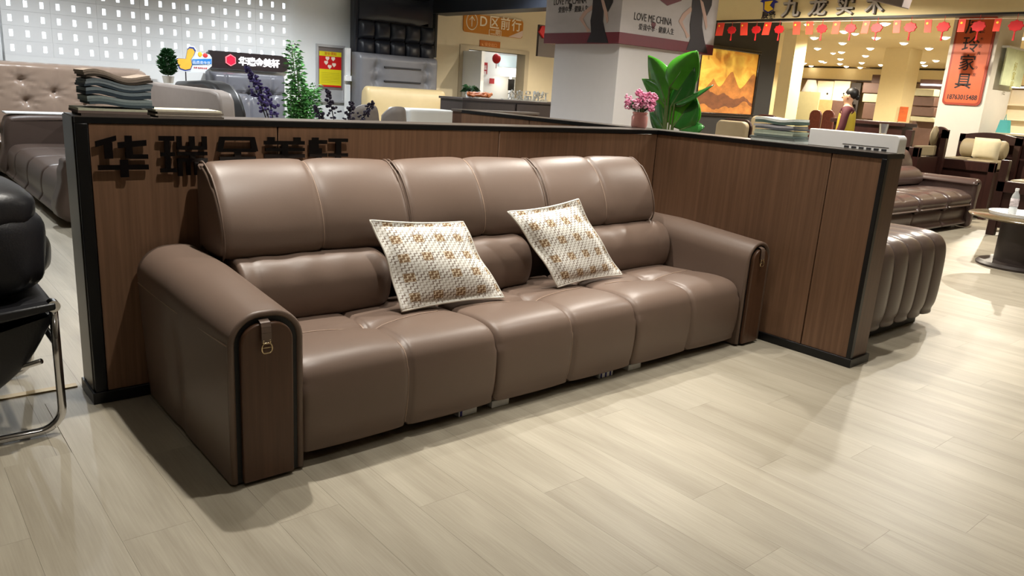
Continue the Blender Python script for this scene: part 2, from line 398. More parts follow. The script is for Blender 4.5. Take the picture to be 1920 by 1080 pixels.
obj('cap_top', MB().box(PX, PX+PT, yend, ybk, PZ-.004, PZ), GREYCAP, partS)
obj('corner_post', MB().box(xl, xl+EDGE, PY-.005, PY+.02, .05, PZ-.028), BLACKTRIM, part, bevel=.003)
obj('corner_post', MB().box(PX-.005, PX+.03, yend-.005, yend+.022, .05, PZ-.028), BLACKTRIM, partS, bevel=.003)
obj('end_panel', MB().box(xl-.004, xl+.018, PY+.02, PY+PT, .05, PZ-.004), mk('dark_bronze', (74, 72, 70), .3, .6, var=.04), part, bevel=.002)
obj('plinth', MB().box(xl-.012, PX-.013, PY-.012, PY+PT+.012, 0, .05), BLACKTRIM, part, bevel=.002)
obj('plinth', MB().box(PX-.012, PX+PT+.012, yend-.014, ybk, 0, .05), BLACKTRIM, partS, bevel=.002)
# cross run at the far end of the side partition
part2 = thing('wall_partition', (4.7, 5.7, 0), 'short dark partition crossing behind the walnut one', 'partition', kind='structure')
box('body', WALNUT_DARK, part2, 4.14, 5.05, 5.62, 5.76, 0, 1.175)
box('cap', GREYCAP, part2, 4.13, 5.06, 5.61, 5.77, 1.175, 1.195, bevel=.002)

# ---- shop name in black acrylic strokes on the partition (upper and hidden parts of five characters)
ACR = mk('black_acrylic', (12, 8, 9), .15, var=.02, coat=.15, spec=.3)
EDGEACR = mk('acrylic_edge', (150, 140, 135), .2, var=.02)
sign = thing('shop_lettering', (1.25, PY, 1.0), 'five glossy black raised characters on the walnut partition above the sofa', 'lettering')
def glyph(strokes, x0, x1, z0, z1):
    mb = MB()
    for n_, s_ in enumerate(strokes):        # polygons in a unit square, one solid stroke each
        mb.prism([(x0+(x1-x0)*u, z0+(z1-z0)*v) for u, v in s_], 'y', PY-.021-.0003*n_, PY-.013)
    o = obj('character', mb, ACR, sign)
    for s_ in strokes[:3]:
        cu = sum(p[0] for p in s_)/len(s_); cv = sum(p[1] for p in s_)/len(s_)
        obj('standoff', MB().tube([(x0+(x1-x0)*cu, PY-.015, z0+(z1-z0)*cv), (x0+(x1-x0)*cu, PY, z0+(z1-z0)*cv)], .004, 6), EDGEACR, o)
def R(a, b, c, d): return [(a, c), (b, c), (b, d), (a, d)]
GL = [
 # hua
 [[(0, .72), (.40, .88), (.40, 1.0), (0, .86)], R(.16, .32, .45, .84), R(.56, .70, .45, 1.0), [(.42, .70), (.98, .76), (.98, .90), (.42, .84)], [(.56, .60), (.56, .50), (.64, .44), (1, .44), (1, .55), (.70, .55)], R(.02, 1, .18, .30), R(.44, .60, 0, .42)],
 # rui
 [R(0, .32, .88, 1), R(.02, .32, .50, .60), R(0, .34, .10, .20), R(.11, .22, .12, .95), R(.36, .47, .70, 1), R(.36, 1, .66, .76), R(.62, .74, .70, 1), R(.89, 1, .70, 1), R(.36, 1, .52, .61), R(.62, .74, .42, .55), R(.36, 1, .36, .45), R(.36, .46, 0, .42), R(.54, .63, .02, .40), R(.71, .80, .02, .40), R(.89, 1, 0, .42)],
 # jin
 [[(.12, .90), (.86, .90), (.90, 1), (.08, 1)], [(0, .62), (.14, .62), (.22, .98), (.08, 1)], [(.84, .62), (1, .62), (.92, 1), (.80, .96)], R(.05, .95, .60, .69), R(.42, .58, .40, .62), R(.06, .94, .38, .48), R(.42, .58, .05, .40), R(.18, .32, .12, .30), R(.68, .82, .12, .30), R(0, 1, 0, .10)],
 # mei
 [R(.08, .26, .88, 1), R(.72, .90, .88, 1), R(0, 1, .80, .90), R(.03, 1, .62, .71), R(0, 1, .44, .54), R(.42, .58, .40, .85), R(.02, .98, .28, .36), R(.42, .58, .1, .40), [(.05, 0), (.20, 0), (.54, .26), (.44, .30)], [(.95, 0), (.80, 0), (.46, .26), (.56, .30)]],
 # xuan
 [R(0, .46, .82, .93), R(.08, .24, .55, 1), R(0, .10, .46, .84), R(.20, .32, .30, .70), R(0, .46, .46, .56), R(0, .46, .22, .31), R(.20, .32, 0, .30), R(.50, 1, .88, .98), R(.68, .82, .05, .95), R(.50, 1, .46, .56)],
]
for gl, (a, b) in zip(GL, ((.708, .900), (.944, 1.138), (1.178, 1.362), (1.390, 1.584), (1.606, 1.806))):
    glyph(gl, a, b, .957, 1.123)

# ================================================================== MAIN SOFA
sofa = thing('leather_sofa', (2.48, 2.9, 0), 'large brown leather three seat sofa with walnut arm fronts against the partition', 'sofa')
box('base', BLACK, sofa, .9, 4.06, 2.50, 3.33, .012, .12)
MOD = [(1.117, 2.030), (2.032, 2.945), (2.947, 3.860)]
seat_prof = smoothpts([(2.428, .038), (2.406, .09), (2.394, .18), (2.394, .28), (2.414, .358), (2.47, .402), (2.58, .414), (2.74, .404), (2.90, .392), (3.05, .385), (3.12, .36), (3.13, .20), (3.12, .05), (2.9, .04), (2.6, .04)], 5)
def seat_extra(xc, hw):
    def fn(x, y, z, s):
        if y > 3.09 or z < .07 and y > 2.5: return 0
        dx = x-xc; top = z > .3
        u = abs(dx)/hw; pil = (max(0., 4*u*(1-u)))**.35 if u < 1 else 0
        o = (.015 if top else .009)*(pil-1)
        o -= .012*g(dx, .009)
        if top:
            sy = y-2.735
            o -= (.020*g(sy, .010)+.010*g(sy, .06))*(.10+.90*g(dx, .17))
            o -= .022*g(math.hypot(dx, sy), .045)
            o -= .006*g(abs(dx)-hw, .05)
        if z < .09: o -= .004
        return o
    return fn
for a, b in MOD:
    m = loft(seat_prof, a, b, 56, R=.028, extra=seat_extra((a+b)/2, (b-a)/2))
    st = obj('seat', m, LEATHER, sofa, smooth=True)
    xc = (a+b)/2; ex = seat_extra(xc, (b-a)/2)
    obj('seam', MB().tube(loft_curve(seat_prof, xc, ex, lambda y, z: y < 3.0 and (z > .39 or y < 2.45) and z > .05, .0020), .0022, 5), THREAD, st, smooth=True)
    cr = []
    for k in range(-16, 17):
        xx = xc+.36*k/16; q = min(loft_curve(seat_prof, xx, ex, lambda y, z: z > .35, .0018), key=lambda p: abs(p[1]-2.735)); cr.append(q)
    obj('seam', MB().tube(cr, .002, 5), THREAD, st, smooth=True)
# lumbar rolls
roll_prof = smoothpts([(2.985, .375), (2.945, .45), (2.945, .54), (2.985, .612), (3.05, .648), (3.16, .650), (3.24, .62), (3.26, .5), (3.25, .38), (3.12, .365)], 5)
def roll_extra(c, ph):
    def fn(x, y, z, s):
        if y > 3.2: return 0
        w = .0035*math.sin(34*(x-c)+ph+6*z)*g(z-.62, .06)*g(x-c+.1, .28)
        return w-.004*g(abs(x-c)-.30, .012)
    return fn
for (a, b), ph, rl, rr in (((1.125, 1.855), 0, .02, .11), ((1.985, 2.735), 2, .05, .11), ((3.02, 3.855), 4, .05, .03)):
    obj('lumbar_roll', loft(roll_prof, a, b, 40, R=.05, extra=roll_extra((a+b)/2, ph), RL=rl, RR=rr), LEATHER, sofa, smooth=True)
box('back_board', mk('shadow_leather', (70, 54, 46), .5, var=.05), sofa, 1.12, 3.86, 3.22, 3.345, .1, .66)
# headrests
head_prof = smoothpts([(3.10, .632), (3.052, .675), (3.045, .745), (3.072, .835), (3.125, .925), (3.195, .998), (3.27, 1.037), (3.322, 1.02), (3.343, .965), (3.345, .85), (3.343, .70), (3.335, .64), (3.22, .622)], 5)
def head_extra(c, hw):
    def fn(x, y, z, s):
        if y > 3.325: return 0
        u = (x-c)/hw
        o = .020*((1-u*u)**.5-1) if abs(u) < 1 else -.020
        o -= .010*g(x-c, .010)+.007*g(x-c, .05)
        o -= .010*g(abs(u)-.985, .03)*(1.5 if z > .95 else .7)
        o += .004*math.sin(9*x+5*z)*g(z-.75, .2)
        return o
    return fn
for a, b, rl, rr in ((1.082, 1.985, .014, .022), (1.983, 2.888, .022, .022), (2.886, 3.805, .022, .045)):
    h = obj('headrest', loft(head_prof, a, b, 56, R=.03, extra=head_extra((a+b)/2, (b-a)/2), RL=rl, RR=rr), LEATHER, sofa, smooth=True)
    obj('seam', MB().tube(loft_curve(head_prof, (a+b)/2, head_extra((a+b)/2, (b-a)/2), lambda y, z: y < 3.31 and z > .645, .0020), .0022, 5), THREAD, h, smooth=True)
    # piping down both side edges
    for xe, sg in ((a+.012, 1), (b-.012, -1)):
        pts = [(xe, y+.017, z-.002) for y, z in head_prof if y < 3.30 and z > .64]
        pts = [(x, y+(.004 if z < .9 else .004), z-(.012 if z > .99 else .004)) for x, y, z in pts]
        obj('piping', MB().tube(pts, .0045, 6), LEATHER, h, smooth=True)
# arms
def arm(x0, x1, flip):
    cx = (x0+x1)/2; W = x1-x0
    a = obj_arm = None
    n = 40
    def outline(t):                      # t along depth 0 front .. 1 back: closed (x,z) outline
        top = .628+.042*min(1, t*1.6); bul = .030*math.sin(min(1, t*1.3)*math.pi/2)
        o = []
        pts = rrect(x0, x1, .012, top, .112, 9)
        for i, (x, z) in enumerate(pts):
            outer = (x < cx) if not flip else (x > cx)
            if outer and z > .44: x += (-1 if not flip else 1)*bul*min(1, (z-.44)/.1)*max(0, 1-(z-.44)/(top-.44+1e-6))**.25
            o.append((x, z))
        # add points down the long sides
        return o
    vs = []; ys = [2.402+(3.352-2.402)*k/24 for k in range(25)]
    base = rrect(x0, x1, .012, .628, .112, 9)
    for k, y in enumerate(ys):
        o = outline(k/24)
        full = []
        for i in range(len(o)):
            p, q = o[i], o[(i+1) % len(o)]; seg = 8 if math.hypot(q[0]-p[0], q[1]-p[1]) > .12 else 1
            for j in range(seg):
                x, z = p[0]+(q[0]-p[0])*j/seg, p[1]+(q[1]-p[1])*j/seg
                outer = (x < cx-.08) if not flip else (x > cx+.08)
                d = 0
                if outer and z < .5: d = -.010*g(y-2.93, .05)*g(z-.2, .25)+.010*g(z-.3, .2)*(abs(y-2.93) > .0)*min(1, abs(y-2.93)/.12)*max(0, 1-((y-2.88)/.5)**2)
                if outer: d -= .006*g(z-.515, .008)
                if z > .5: d -= .005*g(y-2.98, .012)
                nx = (-1 if not flip else 1)
                if outer: x += nx*d
                elif z > .5: z += d
                full.append((x, y, z))
        vs.append(full)
    n = len(vs[0]); mb = MB()
    mb.add([p for r_ in vs for p in r_], [(i*n+k, i*n+(k+1) % n, (i+1)*n+(k+1) % n, (i+1)*n+k) for i in range(24) for k in range(n)]+[tuple(range(n)), tuple(range(24*n, 25*n))])
    a = obj('arm', mb, LEATHER, sofa, smooth=True, sharp=50)
    # seam welt on the outer side, padded rim round the front, inset walnut panel
    ox_ = x0 if not flip else x1; sg = -1 if not flip else 1
    obj('welt', MB().tube([(ox_+sg*(-.003+.026*math.sin(min(1, k/24*1.3)*math.pi/2)), ys[k], .517) for k in range(25)], .0028, 6), THREAD, a, smooth=True)
    zt_ = .628+.042*min(1, (2.98-2.402)/.95*1.6)
    obj('seam', MB().tube([(cx+.135*math.sin(q)*.62, 2.98, zt_-.112+.112*min(1, math.cos(q)**.5)-.003) for q in [(-.7+1.4*k/10)+(-.35 if not flip else -.35) for k in range(11)]], .002, 5), THREAD, a, smooth=True)
    arch = rrect(x0+.0115, x1-.0115, .014, .6165, .101, 9)
    path = [arch[1]]+arch[2:]+[arch[0]]
    obj('rim', MB().tube([(x, 2.401, z) for x, z in path], .012, 10), LEATHER, a, smooth=True)
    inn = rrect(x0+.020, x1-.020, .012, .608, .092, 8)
    obj('recess_shade', MB().prism(inn, 'y', 2.398, 2.404), BLACK, a)  # black plate standing in for the shade in the channel round the panel
    pan = rrect(x0+.038, x1-.044, .014, .588, .070, 8)
    wp = obj('front_panel', MB().prism(pan, 'y', 2.376, 2.402), WALNUT_DARK, a, bevel=.006, seg=3)
    tag(wp, 'arched walnut front panel')
    xs_ = cx-.012
    stp = MB(); prof = [(2.392, .600), (2.374, .594), (2.369, .580), (2.367, .56), (2.366, .528)]
    for (y_, z_), (y2, z2) in zip(prof[:-1], prof[1:]):
        stp.add([(xs_-.017, y_, z_), (xs_+.017, y_, z_), (xs_+.017, y2, z2), (xs_-.017, y2, z2), (xs_-.017, y_-.005, z_-.002), (xs_+.017, y_-.005, z_-.002), (xs_+.017, y2-.005, z2-.001), (xs_-.017, y2-.005, z2-.001)],
                [(0, 1, 2, 3), (7, 6, 5, 4), (0, 4, 5, 1), (1, 5, 6, 2), (2, 6, 7, 3), (3, 7, 4, 0)])
    s_ = obj('strap', stp, LEATHER, wp)
    bk = MB()
    bk.tube([(xs_+.018*math.cos(q), 2.362, .505+.017*max(-1, min(1, 1.3*math.sin(q)))) for q in [k*2*math.pi/20 for k in range(20)]], .003, 6, True)
    bk.tube([(xs_-.016, 2.362, .507), (xs_+.016, 2.362, .507)], .0025, 6)
    bk.tube([(xs_-.013, 2.362, .522), (xs_-.011, 2.362, .534)], .003, 6).tube([(xs_+.013, 2.362, .522), (xs_+.011, 2.362, .534)], .003, 6)
    tag(obj('buckle', bk, GOLD, wp, smooth=True), 'pale gold buckle')
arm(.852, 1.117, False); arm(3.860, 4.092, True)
PAD = mk('white_pad', (222, 222, 220), .6, var=.05); PADBLUE = mk('blue_print', (40, 40, 120), .6, var=.02)
for cx, stripes in ((1.915, 1), (2.10, 0), (2.80, 3), (3.02, 0)):
    f = obj('foot', MB().box(cx-.05, cx+.05, 2.452, 2.56, 0, .034), PAD, sofa, bevel=.004)
    for k in range(stripes):
        obj('print', MB().box(cx-.045+.034*k, cx-.033+.034*k, 2.4505, 2.452, .004, .03), PADBLUE, f)
for cx in (.87, 4.02): obj('foot', MB().box(cx-.0, cx+.05, 3.25, 3.33, 0, .02), PAD, sofa)

# ------------------------------------------------------------------ plaid cushions
def plaid():
    m = bpy.data.materials.new('plaid_tweed'); m.use_nodes = True; nt = m.node_tree; b = nt.nodes['Principled BSDF']; N = nt.nodes.new; Lk = nt.links.new
    uv = N('ShaderNodeUVMap'); uv.uv_map = 'UVMap'; sp = N('ShaderNodeSeparateXYZ'); Lk(uv.outputs[0], sp.inputs[0])
    def mth(op, a, b2=None, c=None):
        n = N('ShaderNodeMath'); n.operation = op
        for i, v in enumerate((a, b2, c)):
            if v is None: continue
            if isinstance(v, (int, float)): n.inputs[i].default_value = v
            else: Lk(v, n.inputs[i])
        return n.outputs[0]
    def band(c, n_, lo):    # 1 inside bands
        f = mth('FRACT', mth('MULTIPLY', c, n_)); return mth('GREATER_THAN', f, lo)
    u, v = sp.outputs[0], sp.outputs[1]
    K = 4.6
    bu, bv = band(mth('ADD', u, .03), K, .56), band(mth('ADD', v, .05), K, .56)
    both = mth('MULTIPLY', bu, bv); either = mth('MAXIMUM', bu, bv)
    # weave: basket of thick yarns
    T = 34.0
    tu, tv = mth('MULTIPLY', u, T), mth('MULTIPLY', v, T)
    fu, fv = mth('FLOOR', tu), mth('FLOOR', tv)
    par = mth('MODULO', mth('ADD', fu, fv), 2.0)
    gu, gv = mth('FRACT', tu), mth('FRACT', tv)
    lu, lv = mth('LESS_THAN', gu, .34), mth('LESS_THAN', gv, .34)
    warp = mth('ADD', mth('MULTIPLY', par, lu), mth('MULTIPLY', mth('SUBTRACT', 1., par), lv))   # thin lines, alternating direction
    def mixc(f, a, b2):
        n = N('ShaderNodeMix'); n.data_type = 'RGBA'; Lk(f, n.inputs[0])
        for i, c in ((6, a), (7, b2)):
            if isinstance(c, tuple): n.inputs[i].default_value = (*lin(c), 1)
            else: Lk(c, n.inputs[i])
        return n.outputs[2]
    WHT, GRY, BRN = (244, 242, 236), (150, 136, 122), (148, 120, 92)
    lines = mixc(either, (196, 188, 176), GRY)
    light = mixc(warp, WHT, lines)
    dark = mixc(warp, BRN, (236, 222, 196))
    no = N('ShaderNodeTexNoise'); no.inputs['Scale'].default_value = 60; Lk(uv.outputs[0], no.inputs['Vector'])
    col = mixc(both, light, dark)
    mul = N('ShaderNodeVectorMath'); mul.operation = 'SCALE'; Lk(col, mul.inputs[0])
    rm = N('ShaderNodeMapRange'); rm.inputs['To Min'].default_value = .8; rm.inputs['To Max'].default_value = 1.12; Lk(no.outputs['Fac'], rm.inputs['Value']); Lk(rm.outputs[0], mul.inputs['Scale'])
    Lk(mul.outputs[0], b.inputs['Base Color']); b.inputs['Roughness'].default_value = .9; b.inputs['Specular IOR Level'].default_value = .15
    hgt = mth('ADD', mth('SUBTRACT', 1., warp), mth('MULTIPLY', no.outputs['Fac'], .5))
    bp = N('ShaderNodeBump'); bp.inputs['Strength'].default_value = .35; bp.inputs['Distance'].default_value = .002; Lk(hgt, bp.inputs['Height']); Lk(bp.outputs[0], b.inputs['Normal'])
    return m
PLAID = plaid()
def cushion(TL, TR, BR, BL, puff, label, seed):
    TL, TR, BR, BL = map(Vector, (TL, TR, BR, BL)); rnd = random.Random(seed)
    base = (BL+BR)/2
    t = thing('throw_cushion', base, label, 'cushion', 'plaid cushions on the sofa')
    n = (TR-TL).cross(TL-BL).normalized()
    if n.y > 0: n = -n
    NN = 34
    def pt(u, v, side):
        p = (BL*(1-u)+BR*u)*(1-v)+(TL*(1-u)+TR*u)*v
        # edges pulled inwards between the corners
        ctr = (TL+TR+BR+BL)/4
        pull = .05*(4*u*(1-u))*(abs(2*v-1)**3)+.05*(4*v*(1-v))*(abs(2*u-1)**3)
        p = p+(ctr-p)*pull*1.2
        fl = .075
        a, b_ = (u-fl)/(1-2*fl), (v-fl)/(1-2*fl)
        h = 0
        if 0 < a < 1 and 0 < b_ < 1: h = (16*a*(1-a)*b_*(1-b_))**.42
        wr = .006*math.sin(11*v+4*u+seed)*(1-h*.5)+.008*math.sin(6*u+2+seed)*(1-v)**3
        return p+n*(side*(h*puff+.004)+wr)
    vs, fs, uvs = [], [], []
    for side in (1, -1):
        for i in range(NN+1):
            for j in range(NN+1): vs.append(pt(i/NN, j/NN, side)); uvs.append((i/NN, j/NN))
    S = (NN+1)**2
    for i in range(NN):
        for j in range(NN):
            a = i*(NN+1)+j; fs.append((a, a+NN+1, a+NN+2, a+1)); fs.append((S+a, S+a+1, S+a+NN+2, S+a+NN+1))
    def ring():
        return [i*(NN+1) for i in range(NN)]+[NN*(NN+1)+j for j in range(NN)]+[i*(NN+1)+NN for i in range(NN, 0, -1)]+[j for j in range(NN, 0, -1)]
    rg = ring()
    for k in range(len(rg)): fs.append((rg[k], rg[(k+1) % len(rg)], S+rg[(k+1) % len(rg)], S+rg[k]))
    mb = MB().add(vs, fs); o = obj('cover', mb, PLAID, t, smooth=True)
    me = o.data; uvl = me.uv_layers.new(name='UVMap')
    for lp in me.loops: uvl.data[lp.index].uv = uvs[lp.vertex_index]
    edge = [(vs[k]+vs[S+k])/2 for k in rg]
    obj('piping', MB().tube(edge, .0055, 6, True), mk('cream_cord', (226, 222, 212), .9, var=.1, vscale=(300, 300, 300)), t, smooth=True)
cushion(oy(695, 413, 2.955), oy(868, 416, 2.965), oz(945, 557, .412)+Vector((0, 0, 0)), oz(752, 584, .412), .052, 'plaid tweed cushion with brown checks, lying flatter and nearer the buckled left arm', 1)
cushion(oy(953, 397, 2.93), oy(1083, 374, 2.955), oz(1165, 515, .412), oz(1046, 538, .412), .047, 'plaid tweed cushion tilted on its corner beside the right seat', 5)

# ------------------------------------------------------------------ black lounge chair with chrome frame
ch = thing('lounge_chair', (.15, 3.5, 0), 'black leather lounge chair on a chrome tube frame beside the partition end', 'chair')
for yy in (3.17, 3.86):
    pts = [(-.7, yy, .018), (.40, yy, .018)]+[(.40+.085*math.sin(k*math.pi/12), yy, .018+.085-.085*math.cos(k*math.pi/12)) for k in range(1, 7)]+[(.485, yy, .30), (.485, yy, .505)]
    obj('frame_tube', MB().tube(pts, .0155, 12), CHROME, ch, smooth=True)
    obj('joint', MB().tube([(.485, yy-.022, .512), (.485, yy+.022, .512)], .022, 14), CHROME, ch, smooth=True, sharp=40)
    obj('arm_strap', MB().prism([(.49, .527), (.33, .512), (.0, .485), (-.5, .47), (-.5, .435), (.0, .45), (.34, .478), (.49, .500)], 'y', yy-.03, yy+.03), BLACKLEATHER, ch, bevel=.006)
obj('frame_tube', MB().tube([(.43, 3.17, .30), (.15, 3.5, .12), (-.1, 3.86, .06)], .011, 10), CHROME, ch, smooth=True)
obj('frame_tube', MB().tube([(.485, 3.17, .36), (.485, 3.86, .36)], .0125, 10), CHROME, ch, smooth=True)
shell = smoothpts([(.50, .50), (.46, .38), (.36, .24), (.18, .13), (-.1, .10), (-.45, .16), (-.6, .3), (-.5, .34), (-.2, .36), (.1, .42), (.3, .50)], 5)
obj('seat_shell', loft(shell, 3.2, 3.83, 20, 'y', R=.05), BLACKLEATHER, ch, smooth=True)
def puff(c, r, e1, e2, wr, seed):
    """soft upholstered lump: superellipsoid with gathers towards its seams"""
    def sp(v, p): return math.copysign(abs(v)**p, v)
    def fn(u, v):
        a, b = 2*math.pi*u, math.pi*(v-.5)
        cb = sp(math.cos(b), e1)
        x, y, z = cb*sp(math.cos(a), e2), cb*sp(math.sin(a), e2), sp(math.sin(b), e1)
        w = 1+wr*(math.sin(13*a+seed)*g(z+.55, .3)+.5*math.sin(5*a+3*b+seed)+.4*math.sin(9*b+2*a))
        return (c[0]+r[0]*x*w, c[1]+r[1]*y*w, c[2]+r[2]*z*w)
    return MB().grid(fn, 64, 30, cu=True)
obj('back_cushion', puff((.11, 3.50, .70), (.41, .31, .205), .62, .6, .018, 1), BLACKLEATHER, ch, smooth=True)
obj('headrest', puff((.09, 3.50, .852), (.405, .312, .125), .8, .6, .018, 4), BLACKLEATHER, ch, smooth=True)
obj('side_roll', puff((.45, 3.66, .63), (.115, .20, .105), .8, .8, .012, 2), BLACKLEATHER, ch, smooth=True)

# ------------------------------------------------------------------ swatch books on the partition
def swatch(cx, cy, z, L, Wd, th, ang, col, label, wave=0., droop=0., grp='fabric swatch books', layers=3):
    t = thing('swatch_book', (cx, cy, z), label, 'swatch book', grp)
    ca, sa = math.cos(ang), math.sin(ang)
    cols = col if isinstance(col, list) else [col]
    lt = th/layers
    for k in range(layers):
        c = cols[k % len(cols)]
        m = mk('cloth_%d_%d_%d' % c, c, .9, var=.08, vscale=(80, 80, 80), bump=.2, bscale=400)
        jit = random.Random(int(z*1e4)+k).uniform(-.006, .006)
        def fn(i, j, q):
            u, v = i-.5, j-.5
            h = wave*(math.sin(2.6*i*math.pi*.8+.5)*.5)-droop*max(0, i-.55)**2*4
            x, y = u*L+jit, v*Wd
            return (cx+x*ca-y*sa, cy+x*sa+y*ca, z+lt*k+(lt*.94 if q else 0)+h*(1 if True else 0))
        nu, nv = 14, 2; vs = [fn(i/nu, j/nv, q) for q in (0, 1) for i in range(nu+1) for j in range(nv+1)]
        S = (nu+1)*(nv+1); fs = []
        for i in range(nu):
            for j in range(nv):
                a = i*(nv+1)+j; fs += [(a, a+1, a+nv+2, a+nv+1), (S+a, S+a+nv+1, S+a+nv+2, S+a+1)]
        for i in range(nu):
            for j in (0, nv): a = i*(nv+1)+j; fs.append((a, a+nv+1, S+a+nv+1, S+a))
        for j in range(nv):
            for i in (0, nu): a = i*(nv+1)+j; fs.append((a, a+1, S+a+1, S+a))
        obj('page' if k < layers-1 else 'cover', MB().add(vs, fs), m, t, smooth=True, sharp=40)
    return t
c0 = oy(215, 209, PY+.1); c0.y = PY+.055
z = PZ
for th, L, dx, cols, lab, wv in (
        (.030, .25, -.02, [(92, 80, 74), (120, 104, 98), (198, 200, 178)], 'brown and cream swatch book at the bottom of the left stack', 0.),
        (.032, .235, .005, [(70, 84, 92), (120, 136, 140), (150, 164, 166)], 'pale blue grey swatch book second from the bottom of the left stack', .012),
        (.026, .235, .005, [(52, 66, 78), (128, 142, 150)], 'slate blue swatch book in the middle of the left stack', .018),
        (.028, .24, .003, [(60, 74, 86), (138, 150, 158), (120, 132, 140)], 'grey blue swatch book under the taupe one in the left stack', .022),
        (.028, .24, .003, [(70, 62, 54), (146, 134, 124), (172, 158, 146)], 'taupe swatch book on top of the wavy left stack', .028)):
    swatch(c0.x+dx, c0.y+.045, z+wv*.5+(.004 if wv else 0), L, .19, th, -.02, cols, lab, wv, .012 if wv else 0, layers=len(cols)); z += th+.001
c1 = oy(345, 211, PY+.1); c1.y = PY+.05; z = PZ
for th, cols, lab in ((.014, [(96, 88, 80), (150, 140, 128)], 'grey brown swatch book at the bottom of the low pile beside the tall stack'),
                      (.018, [(128, 118, 106), (214, 208, 188)], 'cream topped swatch book on the low pile beside the tall stack')):
    swatch(c1.x, c1.y+.05, z, .27, .17, th, .0, cols, lab, layers=2); z += th+.001
c2 = oz(1470, 266, PZ); z = PZ
for th, L, cols, lab, wv in ((.028, .30, [(214, 220, 216), (110, 118, 114)], 'white and grey swatch book at the foot of the pile beside the white case', 0),
                             (.038, .26, [(110, 124, 120), (192, 204, 186), (170, 184, 166)], 'sage green swatch book in the pile beside the white case', 0),
                             (.026, .26, [(96, 100, 106), (184, 184, 190)], 'grey swatch book near the top of the pile beside the white case', .004),
                             (.032, .26, [(90, 110, 102), (236, 242, 236)], 'white wavy swatch book topping the pile beside the white case', .01)):
    swatch(PX+.10, c2.y, z+wv, L, .17, th, -math.pi/2, cols, lab, wv, layers=len(cols)); z += th+.001
# white slotted case and a clear cup on it
q = qx(1519, 238, 1690, 280, PX+.15)
case = thing('white_case', (PX+.15, (q[0]+q[1])/2, PZ), 'long white plastic case with dark slots standing on the partition', 'case')
zt = PZ+.095
y0_, y1_ = ox(1690, 265, PX+.12).y, ox(1520, 255, PX+.12).y
obj('body', MB().prism([(y0_, PZ), (y1_, PZ), (y1_, zt)]+[(y0_+.025-.025*math.sin(k*math.pi/12), zt-.025+.025*math.cos(k*math.pi/12)) for k in range(7)], 'x', PX+.10, PX+.19), WHITEGLOSS, case, bevel=.004)
SLOT = mk('slot_dark', (60, 60, 62), .5, var=.02)
for k in range(6):
    yy = y0_+.06+k*.042
    obj('slot', MB().box(PX+.099, PX+.101, yy, yy+.028, PZ+.006, PZ+.018), SLOT, case)
obj('groove', MB().box(PX+.099, PX+.101, y0_+.05, y0_+.31, PZ+.025, PZ+.0275), SLOT, case)
GLASS = mk('clear_glass', (245, 248, 248), .05, trans=.9, var=.0, ior=1.3)
gp = Vector((PX+.145, ox(1657, 240, PX+.145).y, zt))
obj_c = tag(obj('clear_cup', MB().lathe([(.018, 0), (.024, .055), (.022, .055), (.016, .004), (.0005, .004)], gp, 16), GLASS, smooth=True, sharp=40), 'small clear plastic cup on the white case', 'cup')

# ================================================================== BACKGROUND, LEFT: white wall, perforated screen, sofas
WY = 12.0
wall_back = tag(obj('wall_back', MB().box(-6, 8.2, WY, WY+.2, 0, CEIL), WHITE), 'white back wall behind the perforated light screen', kind='structure')
screen = thing('wall_screen', (3.4, 11.85, 1.2), 'white perforated screen with rows of lit slots on the back wall', 'screen', kind='structure')
pit, px0 = .1806, 1.54
def screen_panel():
    mb = MB(); w, h, hw, hh = 3*pit/2-.0008, .09-.0008, .022, .040
    y0, y1 = -.02, .02
    mb.box(-w, w, y0, y1, hh, h).box(-w, w, y0, y1, -h, -hh)
    xs = [-w]
    for c in (-pit, 0, pit): xs += [c-hw, c+hw]
    xs.append(w)
    for a, b in zip(xs[::2], xs[1::2]): mb.box(a, b, y0, y1, -hh, hh)
    return mb
first = None
for c in range(7):
    for r in range(0, 8):
        if first is None:
            o = first = obj('panel', screen_panel(), mk('screen_white', (222, 224, 225), .5, var=.02), None); o.parent = screen
        else:
            o = bpy.data.objects.new('panel', first.data); COL.objects.link(o); o.parent = screen
        o.location = Vector((px0+(3*c+1.5)*pit, 11.85, 1.51+.18*r*1.0033))-screen.location
ls = MB()
for c in range(21):
    for r in range(0, 8):
        xx, zz = px0+(c+.5)*pit, 1.51+.18*r*1.0033; ls.box(xx-.03, xx+.03, 11.872, 11.874, zz-.05, zz+.05)
tag(obj('slot_light', ls, mk('niche_light', (245, 250, 255), .5, emit=2.2), screen), kind='stuff')
box('skirt', WHITE, screen, px0, px0+21*pit, 11.83, 11.92, 0, 1.419)

# brown sofa facing the aisle behind the partition end
s2 = thing('leather_sofa', (1.8, 9.1, 0), 'long brown leather sofa seen past the left end of the partition', 'sofa')
SB = mk('umber_leather', (82, 68, 61), .4, var=.05, bump=.04, bscale=200)
p2 = smoothpts([(1.33, .06), (1.29, .16), (1.29, .30), (1.33, .39), (1.45, .43), (1.9, .43), (2.2, .42), (2.25, .2), (2.2, .06)], 5)
ys = [7.66, 8.43, 9.2, 9.97, 10.52]
for a, b in zip(ys[:-1], ys[1:]): obj('seat', loft(p2, a, b, 14, 'y', R=.05), SB, s2, smooth=True)
obj('arm', loft(smoothpts([(1.30, .05), (1.28, .4), (1.31, .68), (1.45, .755), (2.1, .76), (2.3, .70), (2.32, .05)], 5), 10.53, 10.85, 10, 'y', R=.06), SB, s2, smooth=True)
obj('arm', loft(smoothpts([(1.30, .05), (1.28, .4), (1.30, .52), (1.40, .60), (2.1, .62), (2.3, .58), (2.32, .05)], 5), 7.36, 7.65, 10, 'y', R=.06), SB, s2, smooth=True)
